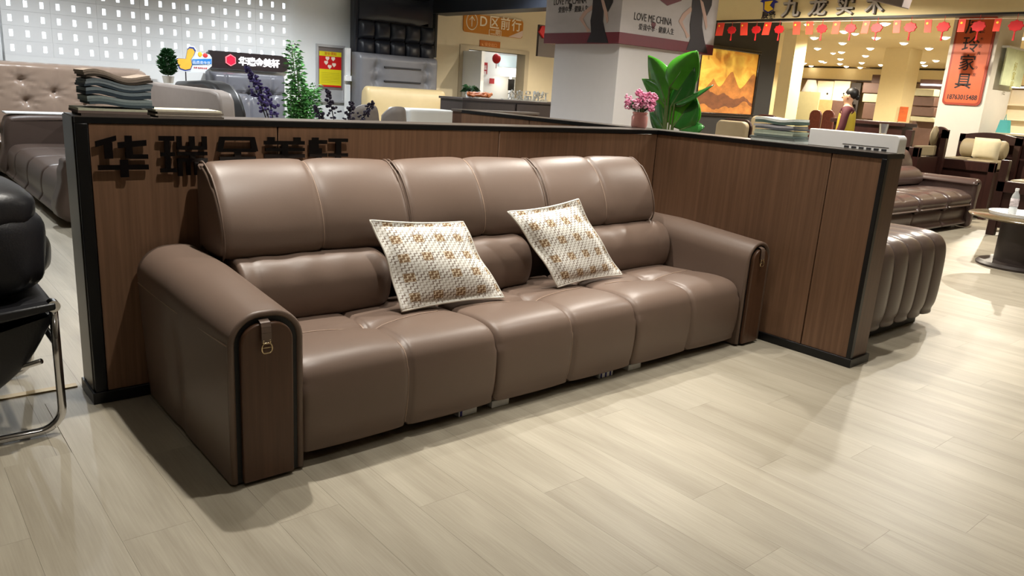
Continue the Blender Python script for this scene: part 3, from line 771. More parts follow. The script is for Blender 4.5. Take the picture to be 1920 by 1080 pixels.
obj('backrest', loft(smoothpts([(2.05, .42), (2.03, .7), (2.12, .86), (2.25, .88), (2.32, .7), (2.32, .1), (2.2, .1)], 5), 7.66, 10.52, 20, 'y', R=.06), SB, s2, smooth=True)
obj('arm_highlight', MB().box(1.32, 2.2, 10.56, 10.82, .762, .782), WHITE, s2, bevel=.006)  # white slab stands in for the highlight on the far arm's top

# tufted bronze sofa against the wall
def tufted(name, lab, cat, x0, x1, y, z0, z1, mat, buttons, seams, depth=.18, A=.035, lean=0., nx=70, nz=36, hs=()):
    t = thing(name, ((x0+x1)/2, y, 0), lab, cat)
    def fn(u, v):
        x, z = x0+(x1-x0)*u, z0+(z1-z0)*v
        e = min(1, min(u, 1-u)*(x1-x0)/.06)*1.0; e2 = min(1, min(v, 1-v)*(z1-z0)/.07)
        d = depth*(.55+.45*(max(0, e)*(2-max(0, e)))**.5*(max(0, e2)*(2-max(0, e2)))**.5)
        for bx, bz in buttons: d -= A*g(math.hypot(x-bx, z-bz), .045)+.35*A*g(math.hypot(x-bx, z-bz), .14)
        for sx_ in seams: d -= .4*A*g(x-sx_, .012)
        for sz in hs: d -= .5*A*g(z-sz, .016)+.3*A*g(z-sz, .05)
        for bx, bz in buttons:
            an = math.atan2(z-bz, x-bx); rr = math.hypot(x-bx, z-bz)
            d += .011*math.cos(9*an+bx*7)*g(rr-.09, .06)
        return (x, y-d-lean*(1-v), z)
    mb = MB().grid(fn, nx, nz)
    n = (nx+1)*(nz+1)
    vs = mb.v[:]; mb.v += [(x, y+.04, z) for x, _, z in vs]
    mb.f += [tuple(i+n for i in f[::-1]) for f in mb.f[:]]
    V = nz+1
    for i in range(nx): mb.f += [(i*V, (i+1)*V, (i+1)*V+n, i*V+n), (i*V+nz, i*V+nz+n, (i+1)*V+nz+n, (i+1)*V+nz)]
    for j in range(nz): mb.f += [(j, j+n, j+1+n, j+1), (nx*V+j, nx*V+j+1, nx*V+j+1+n, nx*V+j+n)]
    obj('backrest', mb, mat, t, smooth=True)
    return t
BRONZE = mk('bronze_leather', (152, 132, 117), .28, var=.06, bump=.03)
bt = [(1.62, 1.13), (1.97, 1.0), (2.32, 1.13), (1.66, .88), (2.67, 1.0), (1.27, 1.0), (2.32, .86)]
t = tufted('tufted_sofa', 'bronze leather sofa with a deep buttoned back under the white screen', 'sofa', .75, 3.02, 11.6, .55, 1.345, BRONZE, bt, (1.97, 2.32, 2.62), .28, .065)
obj('seat', loft(smoothpts([(10.98, .06), (10.96, .3), (11.02, .44), (11.2, .46), (11.55, .44), (11.6, .06)], 5), 2.4, 3.0, 16, 'x', R=.05), BRONZE, t, smooth=True)
obj('seat', loft(smoothpts([(10.98, .06), (10.96, .3), (11.02, .44), (11.2, .46), (11.55, .44), (11.6, .06)], 5), .76, 2.38, 16, 'x', R=.05), BRONZE, t, smooth=True)
obj('corner_roll', MB().ball((2.98, 11.42, 1.24), (.12, .14, .09)), BRONZE, t, smooth=True)

# taupe recliner back with a black rim
XR = 2.9
TG = mk('taupe_grey_leather', (150, 139, 131), .5, var=.04, bump=.04); RIM = mk('black_rim_leather', (18, 17, 20), .35, var=.05)
rec = thing('recliner_sofa', (XR+.3, 9.6, 0), 'taupe grey recliner sofa back with a glossy black rim', 'sofa')
pts = [ox(a, b, XR) for a, b in ((236, 148), (300, 157), (352, 163), (392, 168), (406, 174), (411, 188), (413, 210))]
po = [(min(p.y, 10.7), p.z) for p in pts]+[(pts[-1].y, .0), (10.7, .0)]
obj('backrest', MB().prism(po, 'x', XR, XR+.16), TG, rec, bevel=.03, seg=3)
pts = [ox(a, b, XR+.2) for a, b in ((330, 152), (385, 150), (402, 158), (414, 174), (420, 190), (426, 212))]
po = [(min(p.y, 10.7), p.z) for p in pts]+[(pts[-1].y, .0), (pts[0].y, .0)]
obj('rim', MB().prism(po, 'x', XR+.17, XR+.42), RIM, rec, bevel=.05, seg=3)
obj('seat', MB().box(XR+.43, XR+.95, 8.9, 10.7, .0, .45), TG, rec, bevel=.06, seg=3)
# grey sofa against the wall
GL_ = mk('steel_grey_leather', (108, 109, 117), .28, var=.05, bump=.04)
x0, x1, z0, z1 = qy(402, 141, 540, 215, 11.45)
dx = (x1-x0)/3
t = tufted('grey_sofa', 'steel grey leather sofa with square stitched back below the black sign', 'sofa', x0, x1, 11.75, .45, z1+.02, GL_, [(x0+dx*.55, z1-.27), (x0+dx*1.5, z1-.27), (x0+dx*2.4, z1-.27)], (x0+dx*.55, x0+dx*1.5, x0+dx*2.4), .25, .06, hs=(z1-.27,))
obj('seat', loft(smoothpts([(10.95, .06), (10.93, .3), (11.0, .42), (11.3, .44), (11.7, .42), (11.72, .06)], 5), x0, x1, 16, 'x', R=.05), GL_, t, smooth=True)

# black light box sign with red hexagon
x0, x1, z0, z1 = qy(393, 100, 541, 132, 11.75)
sg = thing('wall_sign', ((x0+x1)/2, 11.78, z0), 'long black sign with a red hexagon and glowing white characters', 'sign')
r = (z1-z0)/2
obj('board', MB().prism([(x0, z0)]+[(x1-r+r*math.sin(k*math.pi/12), (z0+z1)/2-r*math.cos(k*math.pi/12)) for k in range(13)]+[(x0, z1)], 'y', 11.74, 11.80), mk('sign_black', (40, 30, 32), .4, var=.03), sg)
cx, cz = oy(432, 116, 11.74).x, (z0+z1)/2+.005
def hexa(cx, cz, r): return [(cx+r*math.sin(k*math.pi/3), cz+r*math.cos(k*math.pi/3)) for k in range(6)]
obj('logo', MB().prism(hexa(cx, cz, .085), 'y', 11.72, 11.74), mk('pink_edge', (255, 120, 130), .5, emit=1.), sg)
obj('logo', MB().prism(hexa(cx, cz, .072), 'y', 11.715, 11.72), mk('sign_red', (235, 10, 50), .5, emit=.9), sg)
text('characters', '华瑞金美轩', .128, mk('sign_glow', (255, 255, 255), .5, emit=3.), (cx+.12, 11.735, cz-.05), (1, 0, 0), (0, 0, 1), sg, .01, bold=.003)

# thumbs-up standee
YT = 11.3
def pg(pts, Y): return [(lambda q: (q.x, q.z))(oy(a, b, Y)) for a, b in pts]
th = thing('standee_sign', (oy(350, 130, YT).x, YT, 0), 'yellow thumbs-up board with a blue printed banner', 'sign')
thumb = [(329, 112), (333, 109), (348, 110), (351, 93), (355, 89), (362, 90), (366, 96), (363, 104), (358, 111), (360, 122), (357, 130), (347, 132), (337, 129)]
def scale(pts, s, c): return [(c[0]+(a-c[0])*s, c[1]+(b-c[1])*s) for a, b in pts]
tc = (349, 114)
banner = [(356, 95), (375, 98), (393, 102), (397, 108), (397, 124), (384, 135), (352, 136)]
obj('board', MB().prism(pg(banner, YT), 'y', YT, YT+.012), mk('board_pale', (222, 232, 240), .5, var=.02), th)
obj('board', MB().prism(pg(scale(thumb, 1.14, tc), YT), 'y', YT-.006, YT+.008), mk('board_white', (240, 242, 246), .5, var=.02), th)
obj('thumb', MB().prism(pg(scale(thumb, 1.06, tc), YT), 'y', YT-.009, YT-.006), mk('print_navy', (44, 66, 140), .5, var=.02), th)
obj('thumb', MB().prism(pg(scale(thumb, .93, tc), YT), 'y', YT-.012, YT-.009), mk('print_yellow', (244, 186, 66), .5, var=.06), th)
obj('strip', MB().prism(pg([(361, 111), (396, 110), (396, 120), (360, 121)], YT), 'y', YT-.010, YT), mk('print_blue', (42, 128, 206), .5, var=.05), th)
text('print', '品质卖牛区', .050, mk('print_white', (240, 246, 250), .5), oy(361, 119, YT-.011), (1, 0, 0), (0, 0, 1), th, .002)
text('print', '品质·售卖在这里', .026, mk('print_red', (220, 60, 60), .5), oy(363, 128, YT-.002), (1, 0, 0), (0, 0, 1), th, .002)
obj('star', MB().ball(tuple(oy(385, 104, YT-.003)), (.035, .006, .03)), mk('print_red', (220, 60, 60), .5), th)
obj('star', MB().ball(tuple(oy(375, 102, YT-.003)), (.03, .006, .035)), mk('print_yellow2', (250, 200, 60), .5), th)
b0 = oy(349, 134, YT); obj('pole', MB().tube([(b0.x, YT+.02, .02), (b0.x, YT+.02, b0.z+.05)], .008, 8), BLACK, th)
obj('foot', MB().lathe([(.0005, 0), (.14, 0), (.14, .012), (.02, .02), (.0005, .02)], (b0.x, YT+.02, 0), 20), BLACK, th)

LEAF = mk('leaf_green', (46, 120, 40), .35, var=.2, vscale=(12, 12, 12)); LEAFD = mk('leaf_dark', (40, 84, 44), .4, var=.25, vscale=(30, 30, 30)); LEAFL = mk('leaf_light', (96, 158, 84), .5, var=.25, vscale=(30, 30, 30))
STEM = mk('stem_green', (88, 110, 60), .6, var=.2)
def bush(parent, name, pts_fn, n, L, W, mat, seed, droop=.6):
    rnd = random.Random(seed); mb = MB()
    for _ in range(n):
        p, d = pts_fn(rnd)
        b = Vector(p); dd = Vector(d).normalized(); s = dd.cross(Vector((rnd.uniform(-1, 1), rnd.uniform(-1, 1), rnd.uniform(-.3, 1)))).normalized()
        l = L*rnd.uniform(.7, 1.3); w = W*rnd.uniform(.7, 1.3); m = b+dd*l*.5; e = b+dd*l+Vector((0, 0, -droop*l*.3)); nn = s.cross(dd)*.0012
        mb.add([b+nn, m+s*w/2+nn, e, m-s*w/2+nn, b-nn, m+s*w/2-nn, m-s*w/2-nn], [(0, 1, 2), (0, 2, 3), (4, 2, 5), (4, 6, 2), (0, 4, 5, 1), (0, 3, 6, 4), (1, 5, 2), (3, 2, 6)])
    return tag(obj(name, mb, mat, parent), kind='stuff')
# small potted shrub on the recliner back
pb = ox(316, 156, XR+.08)
pt = thing('potted_shrub', pb, 'small round green shrub in a pale pot on the taupe sofa back', 'plant')
obj('pot', MB().lathe([(.0005, 0), (.055, 0), (.07, .085), (.062, .085), (.058, .07), (.0005, .07)], pb, 16), mk('pale_pot', (196, 192, 180), .6, var=.05), pt, smooth=True, sharp=40)
def f1(r):
    a, z_ = r.uniform(0, 6.28), r.uniform(0, 1); rad = .10*math.sin(math.pi*(.15+.8*z_))*r.uniform(.15, 1)
    return (pb.x+rad*math.cos(a), pb.y+rad*math.sin(a), pb.z+.09+.30*z_), (math.cos(a), math.sin(a), .7)
bush(pt, 'foliage', f1, 1000, .05, .022, LEAFD, 3)
obj('stem', MB().tube([pb+Vector((0, 0, .06)), pb+Vector((0, 0, .32))], .006, 6), STEM, pt)

# purple flower sprays in floor vases
PUR = mk('purple_petal', (72, 62, 128), .6, var=.25, vscale=(30, 30, 30)); PURD = mk('dusky_petal', (62, 58, 86), .6, var=.25, vscale=(30, 30, 30))
def spray(base, tips, seed, lab, mat):
    t = thing('flower_vase', base, lab, 'flowers', 'purple sprays behind the partition')
    obj('vase', MB().lathe([(.0005, 0), (.10, 0), (.13, .25), (.09, .6), (.05, .8), (.06, .86), (.05, .86), (.04, .78), (.0005, .76)], base, 18), mk('vase_grey', (120, 118, 122), .3, var=.05), t, smooth=True, sharp=40)
    rnd = random.Random(seed)
    for tip in tips:
        a = Vector(base)+Vector((0, 0, .8)); b = Vector(tip); m = (a+b)/2+Vector((0, 0, .05))
        path = [a.lerp(m, k/4).lerp(m.lerp(b, k/4), k/4) for k in range(5)]
        obj('stalk', MB().tube(path, .004, 5), BLACK, t)
        mb = MB()
        for k in range(46):
            q = k/46; p = m.lerp(b, max(0, q)**.8); p = p+Vector((rnd.uniform(-1, 1), rnd.uniform(-1, 1), rnd.uniform(-1, 1)))*.035*(1.25-q)
            mb.ball(p, (.012*rnd.uniform(.6, 1.3), .012, .010*rnd.uniform(.6, 1.4)), 6, 4)
        tag(obj('blossom', mb, mat, t, smooth=True), kind='stuff')
b1 = Vector((oy(512, 215, 5.0).x+.05, 5.0, 0))
spray(b1, [oy(462, 122, 5.0), oy(478, 140, 4.95), oy(500, 165, 5.0)], 2, 'leaning purple flower spray in front of the grey sofa', PUR)
b2 = Vector((oy(640, 222, 5.2).x, 5.2, 0))
spray(b2, [oy(614, 168, 5.2), oy(590, 200, 5.2), oy(700, 192, 5.2), oy(660, 190, 5.15)], 7, 'low dusky purple flower sprays below the yellow poster', PURD)

# tall green plant beside the screen
gb = Vector((oy(548, 215, 10.2).x, 10.2, 0)); gb.x += .18
gp_ = thing('bamboo_plant', gb, 'tall feathery green plant beside the perforated screen', 'plant')
obj('pot', MB().lathe([(.0005, 0), (.15, 0), (.2, .4), (.17, .4), (.16, .34), (.0005, .34)], gb, 18), mk('grey_pot', (110, 108, 104), .5, var=.05), gp_, smooth=True, sharp=40)
tips = [oy(a, b, 10.2) for a, b in ((547, 84), (556, 115), (560, 150), (590, 165), (578, 175), (545, 180), (560, 190))]
for tp in tips: obj('stem', MB().tube([gb+Vector((0, 0, .35)), gb.lerp(tp, .5)+Vector((-.02, 0, .1)), tp], .006, 5), STEM, gp_)
def f2(r):
    tp = r.choice(tips); k = r.uniform(.42, 1.0); c = (gb+Vector((0, 0, .3))).lerp(tp, k)
    rad = .16*(1.15-k)+.05; a = r.uniform(0, 6.28)
    return (c.x+rad*math.cos(a)*r.random(), c.y+rad*math.sin(a)*r.random(), c.z+r.uniform(-.08, .08)), (math.cos(a), math.sin(a), .2)
bush(gp_, 'foliage', f2, 1500, .07, .028, LEAFL, 5)
def f3(r):
    p, d = f2(r); return p, d
bush(gp_, 'foliage', f3, 700, .07, .028, LEAFD, 6)

# framed red and yellow notice
x0, x1, z0, z1 = qy(595, 84, 648, 192, 11.93)
nf = thing('notice_frame', ((x0+x1)/2, 11.95, z0), 'framed notice with a red and yellow poster on the white wall', 'notice')
obj('frame', MB().box(x0, x1, 11.95, 11.99, z0, z0+.04).box(x0, x1, 11.95, 11.99, z1-.04, z1).box(x0, x0+.03, 11.95, 11.99, z0+.04, z1-.04).box(x1-.03, x1, 11.95, 11.99, z0+.04, z1-.04), mk('frame_grey', (190, 190, 192), .4, .3, var=.02), nf)
box('backing', mk('frame_backing', (118, 108, 104), .5, var=.03), nf, x0+.03, x1-.03, 11.97, 11.985, z0+.04+.16, z1-.04)
box('backing', mk('frame_grey', (190, 190, 192), .4), nf, x0+.03, x1-.03, 11.97, 11.985, z0+.04, z0+.2)
a0, a1, c0_, c1_ = qy(599, 97, 640, 163, 11.96)
H = c1_-c0_
YEL, PRED = mk('poster_yellow', (228, 212, 30), .5, var=.02), mk('poster_red', (206, 24, 24), .5, var=.03)
box('poster', YEL, nf, a0, a1, 11.962, 11.97, c0_+.05*H, c0_+.5*H)
box('poster', PRED, nf, a0, a1, 11.962, 11.97, c0_+.5*H, c0_+.87*H)
box('poster', YEL, nf, a0, a1, 11.962, 11.97, c0_+.87*H, c1_)
box('poster', PRED, nf, a0, a1, 11.962, 11.97, c0_, c0_+.05*H)
PALE = mk('poster_cream', (246, 226, 206), .5)
for u, v in ((.36, .80), (.62, .80), (.30, .68), (.66, .63), (.46, .57)):
    obj('emblem', MB().prism(scale([(-.03, .03), (.03, .03), (.035, 0), (.0, -.035), (-.035, 0)], 1, (0, 0)) and [(a0+(a1-a0)*u+p, c0_+H*v+q) for p, q in ((-.03, .03), (.03, .03), (.035, 0), (0, -.035), (-.035, 0))], 'y', 11.958, 11.962), PALE, nf)
for k in range(7): box('line', mk('poster_olive', (170, 160, 30), .5), nf, a0+.03, a1-.03, 11.960, 11.962, c0_+H*(.12+.045*k), c0_+H*(.128+.045*k))
text('print', '安全须知', .055, PRED, ((a0+a1)/2, 11.960, c0_+.905*H), (1, 0, 0), (0, 0, 1), nf, .002, align='CENTER')

# white rack post with a label holder
x0, x1, z0, z1 = qy(647, 90, 655, 190, 11.66)
rk = thing('display_post', ((x0+x1)/2, 11.8, 0), 'white display post with a small label holder beside the black headboards', 'post')
box('post', WHITE, rk, x0, x1, 11.62, 11.68, 0, z1)
a = qy(645, 142, 658, 152, 11.62); box('label_holder', WHITEGLOSS, rk, a[0], a[1], 11.56, 11.62, a[2], a[3], bevel=.004)

# headboard samples
HB = thing('headboard', (7.1, 11.6, 0), 'tall black leather headboard sample with two rows of square tufts', 'headboard')
x0, x1, z0, z1 = qy(672, 43, 814, 110, 11.6)
BKL = mk('black_headboard_leather', (24, 27, 36), .36, var=.06, bump=.06, bscale=30)
xa = qy(666, 0, 672, 110, 11.6)
box('panel', BKL, HB, xa[0], x1-.02, 11.62, 11.78, 0, 3.1, bevel=.02, seg=3)
zt_ = z1
pil = smoothpts([(x0, 0), (x0, 0)], 1) if False else None
cw, chh = (x1-x0)/5, (z1-z0)/2*1.02
def tile_mb(cx, cz, w, h, y, d):
    def fn(u, v):
        e = (16*u*(1-u)*v*(1-v))**.3 if 0 < u < 1 and 0 < v < 1 else 0
        return (cx+(u-.5)*w, y-d*e, cz+(v-.5)*h)
    mb = MB().grid(fn, 8, 8); return mb.box(cx-w/2, cx+w/2, y, y+.02, cz-h/2, cz+h/2)
for r in range(2):
    for c in range(5): obj('tuft', tile_mb(x0+cw*(c+.5), zt_-chh*(r+.5)-.01, cw*.98, chh*.98, 11.60, .09), BKL, HB, smooth=True)
for r in range(2):
    z_ = z1+.28+.42*r
    obj('tuft', tile_mb((x0+x1)/2-.06, z_-.08, x1-x0-.14, .40, 11.60, .05), BKL, HB, smooth=True)
GH = mk('grey_headboard_leather', (104, 104, 108), .38, var=.04, bump=.04)
x0, x1, z0, z1 = qy(676, 104, 826, 168, 11.2)
mid = (z0+z1)/2; W_ = x1-x0
t = tufted('headboard', 'grey leather headboard with buttoned slots in front of the black one', 'headboard', x0, x1, 11.45, .0, z1, GH,
           [(x0+.22*W_, z1-.20), (x0+.84*W_, z1-.20), (x0+.22*W_, z1-.42), (x0+.84*W_, z1-.42)], (), .2, .06)
for zz in (z1-.20, z1-.42): obj('slot', MB().box(x0+.30*W_, x0+.76*W_, 11.232, 11.262, zz-.012, zz+.012), mk('slot_shadow', (34, 34, 38), .6, var=.03), t, bevel=.004)
CRM = mk('cream_leather', (186, 166, 124), .38, var=.04, bump=.04)
x0, x1, z0, z1 = qy(688, 166, 836, 205, 10.8)
bd = thing('bed', ((x0+x1)/2, 10, 0), 'cream leather bed in front of the grey headboard', 'bed')
obj('headboard', loft(smoothpts([(10.98, .25), (10.80, .35), (10.76, .7), (10.78, z1-.10), (10.86, z1), (10.96, z1-.03), (11.02, z1-.2), (11.02, .3)], 5), x0, x1, 26, 'x', R=.06, extra=lambda x, y, z, s: -.03*g(z-z1+.34+.1*((x-(x0+x1)/2)/.5)**2*.3, .02) if y < 10.85 else 0), CRM, bd, smooth=True)
box('base', CRM, bd, x0+.03, x1-.03, 8.95, 10.76, .0, .34, bevel=.03)
mt = mk('mattress_stripe', (206, 206, 202), .7, var=.06, vscale=(1, 40, 1))
box('mattress', mt, bd, x0+.05, x1-.05, 8.98, 10.75, .345, .60, bevel=.05, seg=3)

# stacked white mattresses
a = qy(768, 206, 864, 228, 7.6)
ms = thing('mattress_stack', ((a[0]+a[1])/2, 7.8, 0), 'stack of pale striped mattresses beside the dark counter', 'mattress')
hgt = a[3]/4
for k_ in range(4): box('mattress', mt, ms, a[0], a[1], 7.6, 8.1, k_*hgt, (k_+1)*hgt-.004, bevel=.03, seg=3)

# grey dining chairs
CHG = mk('chair_grey', (112, 104, 98), .6, var=.06)
def dchair(px_a, px_b, pytop, Y, lab):
    a, b = oy(px_a, pytop+10, Y), oy(px_b, pytop+10, Y); cx, w = (a.x+b.x)/2, b.x-a.x
    zt = oy((px_a+px_b)/2, pytop, Y).z
    t = thing('dining_chair', (cx, Y, 0), lab, 'chair', 'grey chairs beyond the partition')
    def fn(u, v):
        x = cx+(u-.5)*w*(.86+.14*math.sin(v*math.pi*.9)); top = zt-.10*abs(2*u-1)**3
        return (x, Y-.03-.10*(1-(2*u-1)**2)+.03*v, .50+(top-.50)*v)
    mb = MB().grid(fn, 14, 10); n = len(mb.v)
    mb.v += [(x, y+.035, z) for x, y, z in mb.v[:n]]; mb.f += [tuple(i+n for i in f[::-1]) for f in mb.f[:]]
    V = 11
    for i in range(14): mb.f += [(i*V, (i+1)*V, (i+1)*V+n, i*V+n), (i*V+10, i*V+10+n, (i+1)*V+10+n, (i+1)*V+10)]
    for j in range(10): mb.f += [(j, j+n, j+1+n, j+1), (14*V+j, 14*V+j+1, 14*V+j+1+n, 14*V+j+n)]
    obj('backrest', mb, CHG, t, smooth=True)
    box('seat', CHG, t, cx-w*.46, cx+w*.46, Y-.02, Y+.44, .43, .51, bevel=.03)
    for sx in (-1, 1):
        for yy in (Y+.02, Y+.40): obj('leg', MB().tube([(cx+sx*w*.4, yy, .44), (cx+sx*w*.44, yy, 0)], [.018, .012], 8), BLACK, t)
dchair(654, 713, 195, 7.0, 'grey shell dining chair left of its twin, beneath the cream bed')
dchair(716, 764, 199, 7.1, 'grey shell dining chair right of its twin, beside the mattress')

# ================================================================== BACKGROUND, CENTRE: door wall, counter, pillar
dx0, dx1, dz = oy(862, 150, WY).x, oy(984, 150, WY).x, 2.07
wb = tag(obj('wall_right', MB().box(8.2, dx0, WY, WY+.2, 0, CEIL).box(dx1, 16, WY, WY+.2, 0, CEIL).box(dx0, dx1, WY, WY+.2, dz, CEIL), BEIGE), 'cream wall with a doorway under an orange sign', kind='structure')
fr = thing('door_1', ((dx0+dx1)/2, WY, 0), 'open doorway with pale frame under the orange direction sign', 'doorway', kind='structure')
FRM = mk('door_frame', (186, 174, 150), .5, var=.03)
box('jamb', FRM, fr, dx0-.04, dx0+.16, WY-.03, WY+.23, 0, dz); box('jamb', FRM, fr, dx1-.05, dx1+.05, WY-.03, WY+.23, 0, dz); box('lintel', FRM, fr, dx0-.04, dx1+.05, WY-.03, WY+.23, dz, dz+.07)
a = qy(868, 90, 872, 200, WY-.06); box('door_edge', WHITE, fr, a[0], a[1]+.02, WY-.6, WY-.04, 0, 2.03)
tag(obj('wall_far', MB().box(6.5, 18, 17, 17.1, 0, 3.2).box(6.4, 6.5, 12.2, 17, 0, 3.2), WHITE), 'white wall of the room beyond the doorway', kind='structure')
tag(obj('ceiling_beyond', MB().box(6.4, 18, 12.2, 17.1, 3.2, 3.3), WHITE), 'ceiling of the room beyond the doorway', kind='structure')
ld = bpy.data.lights.new('room_lamp', 'POINT'); ld.energy = 130; ld.shadow_soft_size = .3; lo = bpy.data.objects.new('room_lamp', ld); COL.objects.link(lo); lo.location = (12, 14.2, 2.9)
YR = 16.9
a = qy(904, 117, 914, 139, YR); bn = thing('red_banner', ((a[0]+a[1])/2, YR, a[2]), 'small red banner with white writing seen through the doorway', 'banner')
box('cloth', mk('banner_red', (160, 36, 44), .6), bn, a[0], a[1], YR, YR+.02, a[2], a[3])
for k, chx in enumerate('福满堂'): text('writing', chx, .13, WHITE, ((a[0]+a[1])/2, YR-.002, a[3]-.18-.15*k), (1, 0, 0), (0, 0, 1), bn, .002, align='CENTER')
def lantern(p, w, lab, name='paper_lantern', cat='lantern', grp=None):
    t = thing(name, p, lab, cat, grp)
    obj('body', MB().ball(p, (w, w, w*1.1), 14, 8), RED, t, smooth=True); obj('tassel', MB().tube([p-Vector((0, 0, w)), p-Vector((0, 0, w*2.1))], w*.08, 6), RED, t)
    return t
lantern(oy(931, 110, 14.0), .10, 'red lantern hanging inside the doorway')
a = qy(918, 147, 927, 157, YR); tag(box('red_paper_cut', mk('banner_red', (160, 36, 44), .6), None, a[0], a[1], YR, YR+.01, a[2], a[3]), 'red paper cutting stuck on the wall beyond the doorway', 'paper cut')
a = qy(888, 120, 902, 166, YR); tag(box('white_board', mk('board_cool', (214, 224, 230), .4), None, a[0], a[1], YR-.01, YR+.02, a[2], a[3]), 'pale board on the wall beyond the doorway', 'board')
a = qy(890, 102, 974, 124, YR+.02); tag(box('glass_transom', mk('transom_blue', (186, 204, 212), .3, emit=.35), None, oy(938, 110, YR).x, a[1]+.6, YR+.03, YR+.08, a[2], a[3]), 'bright pale glass band high on the far room wall', 'window')
a = qy(947, 128, 968, 152, YR-.3); fl = thing('floor_lamp', ((a[0]+a[1])/2, YR-.3, 0), 'lit white floor lamp seen through the doorway', 'lamp')
cx_ = (a[0]+a[1])/2
obj('shade', MB().lathe([(.28, a[2]+.12), (.24, a[3]), (.235, a[3]), (.275, a[2]+.12)], (cx_, YR-.3, 0), 20), mk('lamp_shade_lit', (255, 250, 240), .6, emit=2.0), fl, smooth=True)
obj('pole', MB().tube([(cx_, YR-.3, .02), (cx_, YR-.3, a[2]+.3)], .03, 8), mk('lamp_pole', (250, 250, 250), .4, emit=.6), fl); obj('base', MB().lathe([(.0005, 0), (.18, 0), (.16, .03), (.0005, .03)], (cx_, YR-.3, 0), 18), WHITE, fl)
box('control', BLACK, fl, cx_-.1, cx_+.1, YR-.36, YR-.33, a[2]-.25, a[2]+.05)

# orange direction sign
a = qy(869, 22, 981, 70, WY-.02); SGO = mk('sign_orange', (196, 128, 42), .4, var=.06)
sx0, sx1, sz0, sz1 = a[0], a[1], oy(925, 66, WY-.02).z, 2.70
ds = thing('direction_sign', ((sx0+sx1)/2, WY-.02, sz0), 'large orange sign with white arrow and writing above the doorway', 'sign')
obj('board', MB().prism(rrect(sx0, sx1, sz0, sz1, .06, 5, rb=.06), 'y', WY-.025, WY), SGO, ds)
CRW = mk('sign_cream', (246, 236, 214), .5)
ccx, ccz = oy(885, 40, WY-.03).x, oy(885, 40, WY-.03).z
obj('arrow', MB().tube([(ccx+.125*math.cos(k*math.pi/12), WY-.028, ccz+.145*math.sin(k*math.pi/12)) for k in range(24)], .009, 6, True).tube([(ccx, WY-.028, ccz-.09), (ccx, WY-.028, ccz+.09)], .010, 6).tube([(ccx-.06, WY-.028, ccz+.02), (ccx, WY-.028, ccz+.09), (ccx+.06, WY-.028, ccz+.02)], .010, 6), CRW, ds)
for cc, pxx in (('D', 899), ('区', 917), ('前', 938), ('行', 959)):
    p = oy(pxx, 48+(pxx-899)*.12, WY-.03); text('writing', cc, .25, CRW, (p.x, WY-.027, p.z), (1, 0, 0), (0, 0, 1), ds, .004, bold=.003)
p = oy(916, 64.5, WY-.03); text('writing', '[二期]', .12, CRW, (p.x, WY-.027, p.z+.01), (1, 0, 0), (0, 0, 1), ds, .004)
obj('corner_patch', MB().prism([(sx1-.36, sz0+.005), (sx1-.05, sz0+.005), (sx1-.005, sz0+.05), (sx1-.005, sz0+.15)], 'y', WY-.029, WY-.025), mk('patch_pink', (226, 206, 196), .5), ds)
a = qy(900, 77, 938, 91, WY-.02); ss = thing('direction_sign', ((a[0]+a[1])/2, WY, a[2]), 'small orange sign just over the doorway', 'sign')
box('board', mk('sign_orange_deep', (190, 108, 38), .4, var=.05), ss, a[0], a[1], WY-.02, WY, a[2], a[3])
text('writing', '◣ 安全出口', .075, mk('sign_tan', (226, 170, 110), .5), (a[0]+.04, WY-.021, a[2]+.04), (1, 0, 0), (0, 0, 1), ss, .002)
# black bulkhead and post
xb = 8.0
b0, b1 = ox(806, 24, xb), ox(1033, 15, xb)
bh = tag(obj('beam_bulkhead', MB().box(xb, xb+.4, b1.y-1.5, b0.y+.4, (b0.z+b1.z)/2, CEIL), mk('bulkhead_black', (24, 28, 36), .5, var=.05)), 'black ceiling bulkhead above the cream wall', kind='structure')
a = qy(816, 20, 820, 108, 11.8); tag(box('trim_2', BLACK, None, a[0], a[1], 11.8, 11.99, a[2], CEIL), 'black vertical strip at the edge of the cream wall', kind='structure')
# dark board with red lantern right of the door
a = qy(1010, 48, 1042, 107, 10.0); db = thing('dark_board', ((a[0]+a[1])/2, 10, 0), 'dark grey hanging board with a red knot beside the pillar', 'board')
box('board', mk('board_charcoal', (76, 66, 58), .5, var=.05), db, a[0], a[1], 10, 10.05, a[2], a[3]); obj('rod', MB().tube([((a[0]+a[1])/2, 10.02, a[3]), ((a[0]+a[1])/2, 10.02, CEIL)], .01, 6), BLACK, db)
p = oy(1020, 60, 9.97); obj('knot', MB().prism([(p.x-.11, p.z), (p.x-.06, p.z+.09), (p.x+.08, p.z+.1), (p.x+.1, p.z-.07), (p.x, p.z-.1)], 'y', 9.96, 10), RED, db)

# reception counter with standing letters
YC = 8.2
cz = .5*(oy(870, 181, YC).z+oy(1035, 194, YC).z)
cx0, cx1 = oy(867, 200, YC).x, oy(1045, 210, YC).x
ct = thing('counter', ((cx0+cx1)/2, YC, 0), 'dark reception counter in front of the cream wall', 'counter')
CD = mk('counter_dark', (58, 50, 48), .4, var=.1, vscale=(30, 30, 3))
box('body', CD, ct, cx0, cx1+.3, YC, YC+.5, 0, cz-.03); box('top', mk('counter_top', (70, 62, 60), .3, var=.05), ct, cx0-.02, cx1+.32, YC-.03, YC+.52, cz-.03, cz, bevel=.004)
a = oy(968, 200, YC).x
box('front_panel', mk('counter_panel', (64, 56, 54), .35, var=.06), ct, a, cx1+.2, YC-.015, YC, .2, cz-.05)
LTR = mk('silver_letter', (190, 192, 188), .3, .6, var=.03)
lt = thing('counter_letters', (oy(990, 185, YC).x, YC+.1, cz), 'row of silver standing characters on the dark counter', 'lettering')
